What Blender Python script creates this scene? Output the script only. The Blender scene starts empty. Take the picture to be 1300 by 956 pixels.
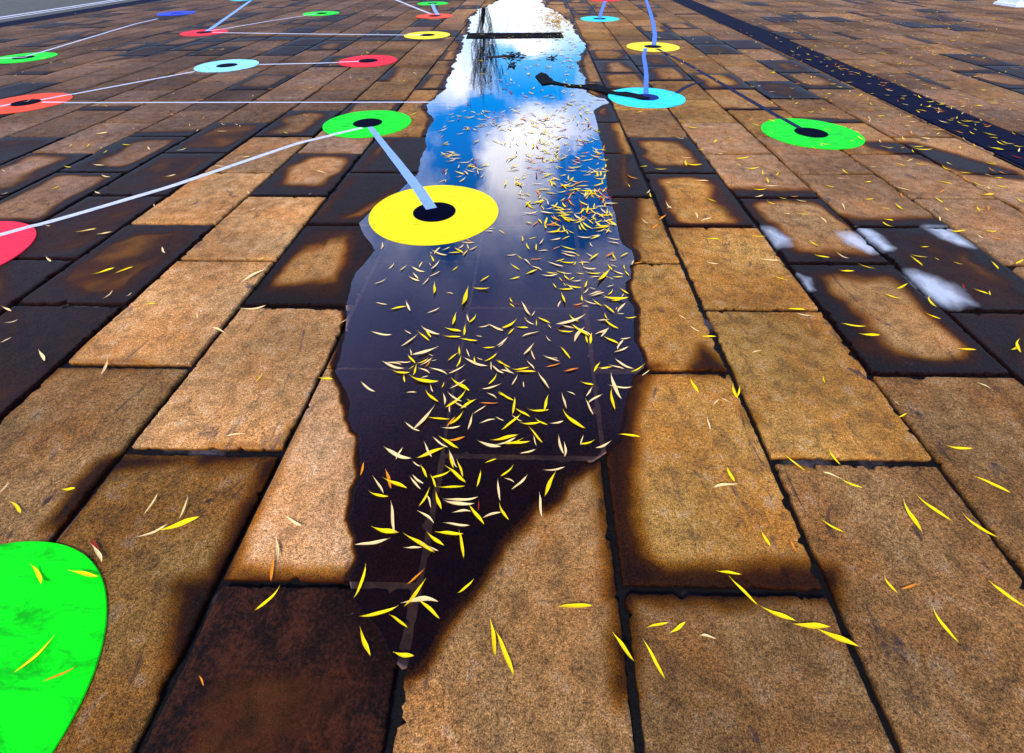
import bpy, bmesh, math, random
import numpy as np
from mathutils import Vector, Matrix
from mathutils.geometry import tessellate_polygon

random.seed(11); rng = np.random.default_rng(11)
C = bpy.context.scene.collection
SC = bpy.context.scene

# ------------------------------------------------------------------ camera
F, PITCH, YAW, ROLL, H = 552.868, 0.7492099, 0.0481037, 0.00813334, 1.5
CX, CY = 650.0, 433.5
def G(px, py):
    """point of the flat ground seen at photo pixel (1300 x 956)"""
    x, y = px - CX, py - CY
    c, s = math.cos(ROLL), math.sin(ROLL)
    x, y = c*x - s*y, s*x + c*y
    fwd = F*math.cos(PITCH) - y*math.sin(PITCH); down = F*math.sin(PITCH) + y*math.cos(PITCH)
    X, D = x*H/down, fwd*H/down
    return (X*math.cos(YAW) - D*math.sin(YAW), X*math.sin(YAW) + D*math.cos(YAW))
def mirror_dir(px, py):
    g = G(px, py)
    v = Vector((g[0], g[1], H)).normalized()
    return math.atan2(v.x, v.y), math.asin(v.z)

cam = bpy.data.objects.new('camera', bpy.data.cameras.new('camera')); C.objects.link(cam)
fw = Vector((-math.sin(YAW)*math.cos(PITCH), math.cos(YAW)*math.cos(PITCH), -math.sin(PITCH)))
r0 = Vector((math.cos(YAW), math.sin(YAW), 0)); d0 = fw.cross(r0)
rt = math.cos(ROLL)*r0 + math.sin(ROLL)*d0
up = -(-math.sin(ROLL)*r0 + math.cos(ROLL)*d0)
M = Matrix((rt, up, -fw)).transposed().to_4x4(); M.translation = (0, 0, H)
cam.matrix_world = M
cam.data.sensor_width = 36; cam.data.lens = 36*F/1300
cam.data.shift_y = -44.5/1300
cam.data.clip_start = 0.02; cam.data.clip_end = 2000
SC.camera = cam

# ------------------------------------------------------------------ noise
def _hash(ix, iy, seed):
    n = (ix.astype(np.int64)*374761393 + iy.astype(np.int64)*668265263 + seed*1442695041) & 0x7fffffff
    n = ((n ^ (n >> 13))*1274126177) & 0x7fffffff
    n = n ^ (n >> 16)
    return (n & 0xffff)/65535.0
def vnoise(x, y, seed=0):
    ix, iy = np.floor(x), np.floor(y); fx, fy = x-ix, y-iy
    fx = fx*fx*(3-2*fx); fy = fy*fy*(3-2*fy)
    a = _hash(ix, iy, seed); b = _hash(ix+1, iy, seed); c = _hash(ix, iy+1, seed); d = _hash(ix+1, iy+1, seed)
    return (a*(1-fx)+b*fx)*(1-fy) + (c*(1-fx)+d*fx)*fy
def fbm(x, y, freq, oct=4, seed=0):
    x = np.asarray(x, float); y = np.asarray(y, float)
    s = np.zeros_like(x); a = 1.0; t = 0
    for o in range(oct):
        s += a*(vnoise(x*freq+17.3*o, y*freq-9.1*o, seed+o)-.5); t += a; a *= .55; freq *= 2.03
    return s/t*2          # about -1..1
def sstep(a, b, x):
    t = np.clip((x-a)/(b-a), 0, 1); return t*t*(3-2*t)
def sdist(P, poly):
    """signed distance to polygon, positive inside"""
    poly = np.asarray(poly, float); n = len(poly)
    d = np.full(len(P), 1e9); inside = np.zeros(len(P), bool)
    for i in range(n):
        a = poly[i]; b = poly[(i+1) % n]; e = b-a; w = P-a
        t = np.clip((w@e)/max(e@e, 1e-12), 0, 1)
        q = w - t[:, None]*e
        d = np.minimum(d, np.hypot(q[:, 0], q[:, 1]))
        cond = (a[1] > P[:, 1]) != (b[1] > P[:, 1])
        dy = b[1]-a[1] if abs(b[1]-a[1]) > 1e-12 else 1e-12
        xi = a[0] + (P[:, 1]-a[1])/dy*(b[0]-a[0])
        inside ^= cond & (P[:, 0] < xi)
    return np.where(inside, d, -d)

# ------------------------------------------------------------------ traced outlines (photo pixels -> ground)
PUD = [(640,-4),(628,5),(613,10),(604,17),(596,24),(595,41),(586,51),(585,63),(577,79.5),(573,91),(565,112),(558,123),
 (541,134),(545,143),(550,151),(542,170),(540,186),(534,204),(531,219),(515,236),(498,250),(474,267),(456,284),(466,305),(477,318),(463,335),
 (452,347),(445,364),(439,386),(440,400),(438,432),(432,455),(427,472),(432,486),(440,503),(444,513),(443,532),(448,546),(455,552),(457,583),(460,605),
 (451,623),(446,645),(441.5,660),(447,675),(451.5,682),(449,694),(455,710),(449,723.5),(442,733),(446,748),(457,775),(481,800),(498,837),(510,850),(521,847),(531,841),(548,817),(562,786),(578,763),(606,737),
 (618,711),(631,683.5),(646,672),(661.5,660),(666,646),(674,635),(684.6,629),(692,637),(700,632),(706,617),(712,605),(728,597),(737,588),(752,586),
 (770,575),(785,560),(792,530),(797,500),(802,478),(818,466),(814,450),(805,433.5),(803,415),(804,400),(804,391),(797,381),(794,367),(794,359),(800,354.6),(801.5,345),(798.5,338),
 (804.6,333),(806,327),(803,319),(791,311.5),(786,300),(780,270),(770,242),(768,196),(766,184),(758,166),(753,142),(760,136),(772,131),(768,126),
 (758,124),(743,118),(741,100),(733,81),(738,71),(743,59),(733,44),(726,32),(707,17),(701,13),(692,9),(680,-4)]
pud = [G(*p) for p in PUD]
def rough_outline(poly, step, amp, freq, seed):
    out = []
    n = len(poly)
    for i in range(n):
        a = np.array(poly[i]); b = np.array(poly[(i+1) % n]); L = np.linalg.norm(b-a); k = max(1, int(L/step))
        nrm = np.array([-(b-a)[1], (b-a)[0]])/max(L, 1e-9)
        for j in range(k):
            p = a + (b-a)*j/k
            out.append(p + nrm*amp*float(fbm(p[0:1], p[1:2], freq, 4, seed)[0]))
    return out
pud_r = rough_outline(pud, .03, .012, 9, 5)
pud_r = [p + np.array([1, 0])*float(fbm(p[0:1]*.5, p[1:2], 3.5, 3, 77)[0])*(.012*max(0, p[1]-2.2)) for p in pud_r]

# damp dark stains with a traced shape of their own
STAINS = [
 [(755,464),(838,464),(815,488),(806,540),(800,600),(802,650),(818,700),(850,722),(930,728),(1062,724),(1062,757),(775,757)],
 [(760,588),(785,588),(800,745),(806,880),(790,880),(779,700)],
 [(230,742),(330,730),(460,727),(505,742),(515,870),(220,870)],
 [(1090,180),(1160,181),(1200,192),(1290,218),(1310,230),(1240,222),(1180,205),(1110,188)],
 [(890,440),(925,472),(905,472),(880,470)],
 [(335,588),(352,580),(300,700),(240,865),(215,867),(262,760)],
 [(60,665),(128,586),(352,575),(352,580),(140,591),(75,668)],
 [(120,80),(200,70),(260,50),(330,46),(560,49),(560,52),(330,51),(260,55),(205,64)],
 [(1190,395),(1235,395),(1310,400),(1310,480),(1290,478),(1240,430)],
 [(0,330),(60,330),(140,385),(80,460),(0,520)],
 [(735,130),(775,150),(790,200),(795,255),(775,250),(765,190)],
 [(768,250),(812,250),(800,335),(790,315)],
 [(440,285),(475,285),(478,318),(455,350),(440,390),(415,386),(440,330)],
 [(500,175),(545,175),(535,215),(500,245),(470,262),(430,280),(395,284),(450,220)],
 [(0,15),(60,40),(0,60)],
]
stains = [[G(*p) for p in s] for s in STAINS]
GLARE = [  # outlines of white sky glare on the right slabs, put into the stone colour
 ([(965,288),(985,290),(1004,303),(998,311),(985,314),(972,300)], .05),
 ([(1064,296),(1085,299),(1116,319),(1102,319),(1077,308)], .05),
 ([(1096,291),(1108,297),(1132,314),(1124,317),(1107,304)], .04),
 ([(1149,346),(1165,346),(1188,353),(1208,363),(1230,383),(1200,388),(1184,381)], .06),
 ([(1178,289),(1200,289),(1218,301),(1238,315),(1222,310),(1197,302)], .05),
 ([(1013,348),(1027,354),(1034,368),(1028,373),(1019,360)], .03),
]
glare_pale = [([G(*p) for p in s], w) for s, w in GLARE]

# ------------------------------------------------------------------ node helpers
def new_mat(name):
    m = bpy.data.materials.new(name); m.use_nodes = True
    nt = m.node_tree; nt.nodes.clear()
    out = nt.nodes.new('ShaderNodeOutputMaterial')
    return m, nt, out
def N(nt, t, **kw):
    n = nt.nodes.new(t)
    for k, v in kw.items():
        if k.startswith('i_'): n.inputs[k[2:].replace('_', ' ')].default_value = v
        else: setattr(n, k, v)
    return n
def math_n(nt, op, a, b=None, c=None, clamp=False):
    n = nt.nodes.new('ShaderNodeMath'); n.operation = op; n.use_clamp = clamp
    for i, v in enumerate((a, b, c)):
        if v is None: continue
        if isinstance(v, (int, float)): n.inputs[i].default_value = v
        else: nt.links.new(v, n.inputs[i])
    return n.outputs[0]
def mixc(nt, fac, a, b, mode='MIX'):
    n = nt.nodes.new('ShaderNodeMix'); n.data_type = 'RGBA'; n.blend_type = mode; n.clamp_factor = True
    for sock, v in ((n.inputs[0], fac), (n.inputs[6], a), (n.inputs[7], b)):
        if isinstance(v, (int, float)): sock.default_value = v
        elif isinstance(v, tuple): sock.default_value = (*v, 1) if len(v) == 3 else v
        else: nt.links.new(v, sock)
    return n.outputs[2]
def noise(nt, vec, scale, detail=5, rough=.6, dist=0):
    n = nt.nodes.new('ShaderNodeTexNoise'); n.inputs['Scale'].default_value = scale; n.inputs['Detail'].default_value = detail
    n.inputs['Roughness'].default_value = rough; n.inputs['Distortion'].default_value = dist
    if vec is not None: nt.links.new(vec, n.inputs['Vector'])
    return n.outputs['Fac']
def ramp(nt, fac, stops):
    n = nt.nodes.new('ShaderNodeValToRGB'); e = n.color_ramp.elements
    while len(e) < len(stops): e.new(.5)
    for el, (p, c) in zip(e, stops):
        el.position = p; el.color = (c, c, c, 1) if isinstance(c, (int, float)) else (*c, 1)
    nt.links.new(fac, n.inputs[0]); return n.outputs[0]
def attr(nt, name, out='Fac'):
    n = nt.nodes.new('ShaderNodeAttribute'); n.attribute_name = name; return n.outputs[out]
def pos(nt): return nt.nodes.new('ShaderNodeNewGeometry').outputs['Position']
def bump(nt, h, strength, dist):
    n = nt.nodes.new('ShaderNodeBump'); n.inputs['Strength'].default_value = strength; n.inputs['Distance'].default_value = dist
    nt.links.new(h, n.inputs['Height']); return n.outputs[0]
def principled(nt, out, col, rough, normal=None, spec=.5, **kw):
    b = nt.nodes.new('ShaderNodeBsdfPrincipled')
    for s, v in (('Base Color', col), ('Roughness', rough), ('Specular IOR Level', spec)):
        if isinstance(v, (int, float)): b.inputs[s].default_value = v
        elif isinstance(v, tuple): b.inputs[s].default_value = (*v, 1)
        else: nt.links.new(v, b.inputs[s])
    for k, v in kw.items(): b.inputs[k].default_value = v
    if normal is not None: nt.links.new(normal, b.inputs['Normal'])
    nt.links.new(b.outputs[0], out.inputs[0]); return b

# ------------------------------------------------------------------ materials
def stone_mat():
    m, nt, out = new_mat('sandstone_slab')
    p = pos(nt)
    wet, pale_fac, tone, hue = attr(nt, 'wet'), attr(nt, 'glare_pale'), attr(nt, 'tone'), attr(nt, 'hue')
    n_big = noise(nt, p, 2.2, 3, .6); n_mid = noise(nt, p, 13, 4, .65, .4); n_fine = noise(nt, p, 85, 3, .75); n_grain = noise(nt, p, 240, 2, .9)
    base = mixc(nt, hue, (.46, .232, .042), (.28, .165, .105))
    base = mixc(nt, ramp(nt, n_big, [(.38, 0), (.62, 1)]), base, mixc(nt, hue, (.46, .180, .022), (.36, .175, .075)))
    base = mixc(nt, ramp(nt, n_mid, [(.36, .62), (.54, 0)]), base, (.14, .074, .026))
    base = mixc(nt, ramp(nt, n_mid, [(.55, 0), (.74, .55)]), base, (.50, .35, .19))
    base = mixc(nt, 1.0, base, ramp(nt, noise(nt, p, .9, 3, .6), [(.34, .55), (.64, 1.15)]), 'MULTIPLY')
    base = mixc(nt, 1.0, base, ramp(nt, n_fine, [(.30, .35), (.5, 1.0), (.70, 1.55)]), 'MULTIPLY')
    base = mixc(nt, 1.0, base, ramp(nt, n_grain, [(.33, .22), (.5, 1.0), (.67, 1.9)]), 'MULTIPLY')
    # dark lichen spots and scuffs, pale flecks
    mp = nt.nodes.new('ShaderNodeMapping'); mp.inputs['Scale'].default_value = (1, .35, 1); mp.inputs['Rotation'].default_value = (0, 0, .5)
    nt.links.new(p, mp.inputs[0])
    scuff = noise(nt, mp.outputs[0], 9, 4, .72, 1.2)
    base = mixc(nt, ramp(nt, scuff, [(.60, 0), (.70, .85)]), base, (.035, .026, .030))
    fleck = noise(nt, p, 60, 4, .85, 2)
    base = mixc(nt, ramp(nt, fleck, [(.665, 0), (.72, .75)]), base, (.62, .52, .40))
    base = mixc(nt, 1.0, base, tone_rgb(nt, tone), 'MULTIPLY')
    # damp: darker, more saturated, a little smoother
    wn = math_n(nt, 'ADD', wet, math_n(nt, 'MULTIPLY', math_n(nt, 'SUBTRACT', n_mid, .5), .45))
    wn = math_n(nt, 'ADD', wn, math_n(nt, 'MULTIPLY', math_n(nt, 'SUBTRACT', n_fine, .5), .40))
    wf = ramp(nt, wn, [(.12, 0), (.5, .5), (1.0, 1)])
    n = nt.nodes.new('ShaderNodeValToRGB'); e = n.color_ramp.elements; e.new(.28); e.new(.6)
    for el_, (p_, c_) in zip(e, [(0, (1, 1, 1)), (.30, (.52, .37, .10)), (.6, (.11, .052, .008)), (1, (.018, .0070, .0045))]):
        el_.position = p_; el_.color = (*c_, 1)
    nt.links.new(wf, n.inputs[0])
    damp = mixc(nt, 1.0, base, n.outputs[0], 'MULTIPLY')
    # iron red and pale grit in soaked stone
    wfh = ramp(nt, wf, [(.55, 0), (.95, 1)])
    red = math_n(nt, 'MULTIPLY', ramp(nt, n_fine, [(.5, 0), (.66, 1)]), wfh)
    damp = mixc(nt, math_n(nt, 'MULTIPLY', red, .45), damp, (.035, .010, .006))
    grit = math_n(nt, 'MULTIPLY', ramp(nt, fleck, [(.655, 0), (.70, .6)]), wfh)
    damp = mixc(nt, grit, damp, (.20, .14, .12))
    rust = math_n(nt, 'MULTIPLY', attr(nt, 'rust'), ramp(nt, n_fine, [(.30, .55), (.62, 1)]))
    damp = mixc(nt, rust, damp, mixc(nt, ramp(nt, math_n(nt, 'ADD', math_n(nt, 'MULTIPLY', n_mid, .55), math_n(nt, 'MULTIPLY', n_fine, .45)), [(.43, 0), (.60, 1)]), (.006, .0025, .002), (.062, .016, .005)))
    deep = attr(nt, 'deep')
    damp = mixc(nt, deep, damp, mixc(nt, 1.0, base, mixc(nt, n_fine, (.05, .014, .014), (.17, .058, .046)), 'MULTIPLY'))
    # sky glare painted as pale colour, plus pale slab edges
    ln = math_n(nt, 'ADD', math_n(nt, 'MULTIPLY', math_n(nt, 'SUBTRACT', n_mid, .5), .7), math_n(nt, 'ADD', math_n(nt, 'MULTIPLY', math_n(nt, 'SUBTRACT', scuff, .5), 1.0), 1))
    ln = math_n(nt, 'MULTIPLY', pale_fac, ln)
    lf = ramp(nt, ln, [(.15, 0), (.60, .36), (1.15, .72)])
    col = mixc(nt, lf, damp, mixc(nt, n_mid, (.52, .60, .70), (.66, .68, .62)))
    rgh = nt.nodes.new('ShaderNodeMapRange'); nt.links.new(wf, rgh.inputs[0])
    rgh.inputs[3].default_value = .9; rgh.inputs[4].default_value = .55
    spec = nt.nodes.new('ShaderNodeMapRange'); nt.links.new(wf, spec.inputs[0])
    spec.inputs[3].default_value = .06; spec.inputs[4].default_value = .05
    h = math_n(nt, 'ADD', math_n(nt, 'MULTIPLY', n_fine, .7), math_n(nt, 'ADD', math_n(nt, 'MULTIPLY', n_grain, .45), math_n(nt, 'MULTIPLY', n_mid, .8)))
    principled(nt, out, col, rgh.outputs[0], bump(nt, h, 1.0, .006), spec.outputs[0])
    return m
def tone_rgb(nt, t):
    n = nt.nodes.new('ShaderNodeCombineColor')
    for i in range(3): nt.links.new(t, n.inputs[i])
    return n.outputs[0]

def plain_ground(name, c1, c2, scale, rough=.8, spec=.3):
    m, nt, out = new_mat(name); p = pos(nt)
    a = noise(nt, p, scale, 7, .7); b = noise(nt, p, scale*9, 4, .7)
    col = mixc(nt, ramp(nt, a, [(.35, 0), (.65, 1)]), c1, c2)
    col = mixc(nt, 1.0, col, ramp(nt, b, [(.3, .55), (.7, 1.35)]), 'MULTIPLY')
    principled(nt, out, col, rough, bump(nt, b, .6, .004), spec); return m

def bed_mat():
    m, nt, out = new_mat('joint_dirt'); p = pos(nt)
    a = noise(nt, p, 1.7, 4, .6); b = noise(nt, p, 40, 6, .75)
    col = mixc(nt, ramp(nt, a, [(.60, 0), (.70, 1)]), (.004, .004, .005), (.12, .11, .13))
    col = mixc(nt, 1.0, col, ramp(nt, b, [(.3, .25), (.6, 1.3)]), 'MULTIPLY')
    principled(nt, out, col, .6, bump(nt, b, .9, .008), .12); return m

def plaza_mat():
    m, nt, out = new_mat('far_paving'); p = pos(nt)
    br = nt.nodes.new('ShaderNodeTexBrick'); nt.links.new(p, br.inputs[0])
    br.inputs['Color1'].default_value = (.30, .19, .10, 1); br.inputs['Color2'].default_value = (.17, .105, .06, 1)
    br.inputs['Mortar'].default_value = (.02, .02, .022, 1); br.inputs['Scale'].default_value = 1
    br.inputs['Brick Width'].default_value = .935; br.inputs['Row Height'].default_value = .645; br.inputs['Mortar Size'].default_value = .012
    b = noise(nt, p, 8, 6, .7)
    col = mixc(nt, 1.0, br.outputs[0], ramp(nt, b, [(.3, .5), (.7, 1.3)]), 'MULTIPLY')
    principled(nt, out, col, .8, None, .25); return m

def water_mat():
    m, nt, out = new_mat('rain_water'); p = pos(nt)
    fr = N(nt, 'ShaderNodeFresnel', i_IOR=1.55)
    gl = N(nt, 'ShaderNodeBsdfGlossy', i_Roughness=.015); gl.inputs['Color'].default_value = (1, 1, 1, 1)
    tr = nt.nodes.new('ShaderNodeBsdfTransparent'); tr.inputs[0].default_value = (.95, .95, .97, 1)
    n1 = noise(nt, p, 5, 3, .5); n2 = noise(nt, p, 60, 3, .6)
    # where the film is thin (the shallow near end) the stone's relief breaks the surface
    sy = nt.nodes.new('ShaderNodeSeparateXYZ'); nt.links.new(p, sy.inputs[0])
    thin = nt.nodes.new('ShaderNodeMapRange'); nt.links.new(sy.outputs[1], thin.inputs[0])
    thin.inputs[1].default_value = 2.3; thin.inputs[2].default_value = 1.3; thin.inputs[3].default_value = 0; thin.inputs[4].default_value = 2.2
    n3 = noise(nt, p, 95, 3, .75)
    h = math_n(nt, 'ADD', math_n(nt, 'ADD', n1, math_n(nt, 'MULTIPLY', n2, .12)), math_n(nt, 'MULTIPLY', n3, thin.outputs[0]))
    nb = bump(nt, h, .12, .004); nt.links.new(nb, gl.inputs['Normal'])
    mx = nt.nodes.new('ShaderNodeMixShader')
    nt.links.new(fr.outputs[0], mx.inputs[0]); nt.links.new(tr.outputs[0], mx.inputs[1]); nt.links.new(gl.outputs[0], mx.inputs[2])
    nt.links.new(mx.outputs[0], out.inputs[0]); return m

def vinyl_mat(name, col, scuff=.35, rough=.65, spec=.08):
    m, nt, out = new_mat(name); p = pos(nt)
    mp = nt.nodes.new('ShaderNodeMapping'); mp.inputs['Scale'].default_value = (.45, 1.3, 1); mp.inputs['Rotation'].default_value = (0, 0, -.5)
    nt.links.new(p, mp.inputs[0])
    a = noise(nt, mp.outputs[0], 12, 7, .72, .8); b = noise(nt, p, 70, 5, .7)
    dark = tuple(x*.30 for x in col)
    c = mixc(nt, math_n(nt, 'MULTIPLY', ramp(nt, a, [(.50, 0), (.64, 1)]), scuff), col, dark)
    c = mixc(nt, 1.0, c, ramp(nt, b, [(.3, .86), (.6, 1.05)]), 'MULTIPLY')
    c = mixc(nt, ramp(nt, noise(nt, mp.outputs[0], 30, 6, .85, 2.), [(.64, 0), (.70, scuff)]), c, tuple(x*.12+.01 for x in col))
    principled(nt, out, c, rough, bump(nt, b, .25, .002), spec); return m

def tape_mat(name, col, rough=.45, wear=.5, spec=.4):
    m, nt, out = new_mat(name); p = pos(nt)
    a = noise(nt, p, 22, 7, .75, .6)
    c = mixc(nt, math_n(nt, 'MULTIPLY', ramp(nt, a, [(.54, 0), (.70, 1)]), wear), col, tuple(x*.28 for x in col))
    principled(nt, out, c, rough, bump(nt, a, .3, .003), spec); return m

def leaf_mat(name, col, tip):
    m, nt, out = new_mat(name)
    tc = nt.nodes.new('ShaderNodeTexCoord'); p = pos(nt)
    oi = nt.nodes.new('ShaderNodeObjectInfo')
    b = noise(nt, p, 130, 4, .7)
    c = mixc(nt, math_n(nt, 'MULTIPLY', oi.outputs['Random'], .6), col, tip)
    rib = attr(nt, 'rib'); end = attr(nt, 'end')
    c = mixc(nt, ramp(nt, rib, [(.06, .55), (.22, 0)]), c, tuple(min(1, x*1.25+.04) for x in col))
    brown = math_n(nt, 'ADD', end, math_n(nt, 'MULTIPLY', math_n(nt, 'SUBTRACT', noise(nt, p, 45, 3, .6), .55), 1.6))
    c = mixc(nt, ramp(nt, brown, [(.45, 0), (1.1, .85)]), c, (.22, .075, .012))
    c = mixc(nt, ramp(nt, b, [(.55, 0), (.78, .6)]), c, tuple(x*.35 for x in tip))
    principled(nt, out, c, .7, None, .06); return m

MAT = dict(
 stone=stone_mat(), bed=bed_mat(), plaza=plaza_mat(), water=water_mat(),
 silt=plain_ground('joint_silt', (.24, .13, .075), (.09, .05, .04), 6, .7),
 band=plain_ground('dark_setts', (.0012, .0016, .012), (.0022, .0022, .016), 5, .8, .02),
 road=plain_ground('grey_asphalt', (.075, .085, .065), (.11, .11, .09), 3, .9, .04),
 roadpaint=plain_ground('road_paint', (.60, .62, .62), (.45, .46, .48), 20, .8, .05),
 green=vinyl_mat('green_vinyl', (.0, .70, .004), .7), yellow=vinyl_mat('yellow_vinyl', (.90, .72, .0), .38),
 cyan=vinyl_mat('cyan_vinyl', (.03, .68, .76), .7), paleblue=vinyl_mat('pale_blue_vinyl', (.28, .70, .74), .7),
 red=vinyl_mat('red_vinyl', (.78, .003, .012), .3), pink=vinyl_mat('pink_red_vinyl', (.80, .018, .045), .35),
 orange=vinyl_mat('orange_vinyl', (.88, .060, .002), .5), blue=vinyl_mat('blue_vinyl', (.01, .05, .72), .5),
 hub=vinyl_mat('navy_hub_vinyl', (.0008, .0008, .008), .2, .8, .01), bluehub=vinyl_mat('dark_blue_hub_vinyl', (.003, .012, .14), .3, .7, .04),
 white=tape_mat('white_tape', (.52, .54, .56), .75, .85, .05), skytape=tape_mat('sky_tinted_pale_tape', (.20, .34, .62), .6, .7, .1),  # pale blue strips: sky reflection on whitish tape put into the colour
 skybluetape=tape_mat('sky_tinted_blue_tape', (.06, .16, .56), .6, .6, .1), navy=tape_mat('navy_tape', (.004, .005, .030), .7, .4, .05), black=tape_mat('black_tape', (.003, .003, .004), .8, .3, .02),  # blue strips carry the sky's reflection in their base colour
 iron=tape_mat('cast_iron', (.003, .003, .0035), .9, .5, .02),
 bark=tape_mat('dark_bark', (.018, .016, .016), .85, .5, .1),
 concrete=plain_ground('white_concrete', (.72, .74, .78), (.60, .62, .66), 6, .7),
 leafy=leaf_mat('yellow_leaf', (.90, .66, .003), (.84, .50, .003)), leafc=leaf_mat('cream_leaf', (.84, .62, .24), (.78, .50, .22)),
 leafo=leaf_mat('orange_leaf', (.74, .26, .01), (.60, .13, .01)), leafr=leaf_mat('russet_leaf', (.36, .022, .010), (.16, .014, .010)),
 leafd=leaf_mat('black_leaf', (.012, .009, .008), (.02, .010, .006)),
)

# ------------------------------------------------------------------ object helpers
def link(name, verts, faces, mat, parent=None, smooth=False):
    me = bpy.data.meshes.new(name); me.from_pydata([tuple(map(float, v)) for v in verts], [], faces); me.update()
    mats = mat if isinstance(mat, list) else [mat]
    for m_ in mats: me.materials.append(m_)
    o = bpy.data.objects.new(name, me); C.objects.link(o)
    if parent: o.parent = parent
    if smooth: me.polygons.foreach_set('use_smooth', [True]*len(me.polygons))
    return o
def tag(o, label, cat, group=None):
    o['label'] = label; o['category'] = cat
    if group: o['group'] = group
    return o
def structure(o): o['kind'] = 'structure'; return o
def stuff(o): o['kind'] = 'stuff'; return o
def sheet(name, x0, x1, y0, y1, z, mat, nx=1, ny=1):
    vs = [(x0+(x1-x0)*i/nx, y0+(y1-y0)*j/ny, z) for j in range(ny+1) for i in range(nx+1)]
    fs = [(j*(nx+1)+i, j*(nx+1)+i+1, (j+1)*(nx+1)+i+1, (j+1)*(nx+1)+i) for j in range(ny) for i in range(nx)]
    return link(name, vs, fs, mat)

# ------------------------------------------------------------------ paving
SHEAR = .022
Bk = {-3: -2.254, -2: -1.609, -1: -.96, 0: -.329, 1: .31, 2: .958, 3: 1.602, 4: 2.258, 5: 2.935, 6: 3.601}
def B(k):
    if k in Bk: return Bk[k]
    return 3.601 + .648*(k-6) if k > 6 else -2.254 + .648*(k+3)
SL = .935
def yj(c, n): return (.95 if c % 2 == 0 else .48) + SL*n
BAND_R = (4.30, 4.92); BAND_L = (-13.35, -12.58)
rim, dark, soak = 1, 2, 3
KIND = {(1,3): soak, (2,2): rim, (2,3): soak, (3,1): soak, (3,2): rim, (4,1): dark, (4,0): rim, (1,0): 0, (1,1): 0, (1,2): 0, (1,-1): 0,
 (2,-1): 0, (2,0): 0, (2,1): 0, (3,0): 0, (3,-1): 0, (3,3): 4, (4,2): 4, (3,4): 0, (4,3): 0, (4,4): 0, (2,4): 0, (1,4): 0,(1,5):soak,(2,6):rim,
 (-1,-1): dark, (-1,0): 0, (-2,-1): 0, (-2,0): 0, (-2,1): soak, (-2,2): soak, (-2,3): soak, (-2,4): 0, (-3,0): 0, (-3,1): 0, (-3,2): 0, (-3,3): rim,
 (-3,4): 0, (-3,5): rim, (-4,0): dark, (-4,1): dark, (-4,2): 0, (-4,3): 0, (-4,4): soak, (-4,5): 0, (-5,1): dark, (-5,2): dark, (-5,3): dark, (-5,4): dark, (-5,5): 0,
 (-6,1): dark, (-6,2): soak, (-6,3): soak, (-6,4): 4, (-7,2): dark, (-7,3): soak, (-7,4): 0, (-7,5): 0, (-8,3): dark, (-8,4): 0, (-3,-1): rim, (-4,-1): dark,
 (5,1): 0, (5,2): 0, (5,3): 0, (6,2): 0, (6,3): 0, (5,4): 0, (3,5): 0, (2,5): 0, (3,6): 0, (4,5): 4, (4,6): soak, (3,7): soak, (2,7): soak, (1,6): rim, (3,8): dark,(2,8):rim,
 (-3,6): 0, (-2,5): 0, (-4,6): 0, (-5,6): 0, (-6,5): 0, (-1,4): rim, (-2,6): rim, (-2,7): 0,(-1,6):soak,(-1,7):rim,(-1,8):soak,(-2,8):rim}
def slab_kind(c, n):
    if (c, n) in KIND: return KIND[(c, n)]
    r = random.random()
    if c > 6: return dark if r < .10 else soak if r < .14 else 4 if r < .2 else 0
    return dark if r < .10 else soak if r < .18 else rim if r < .24 else 4 if r < .31 else 0

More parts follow.
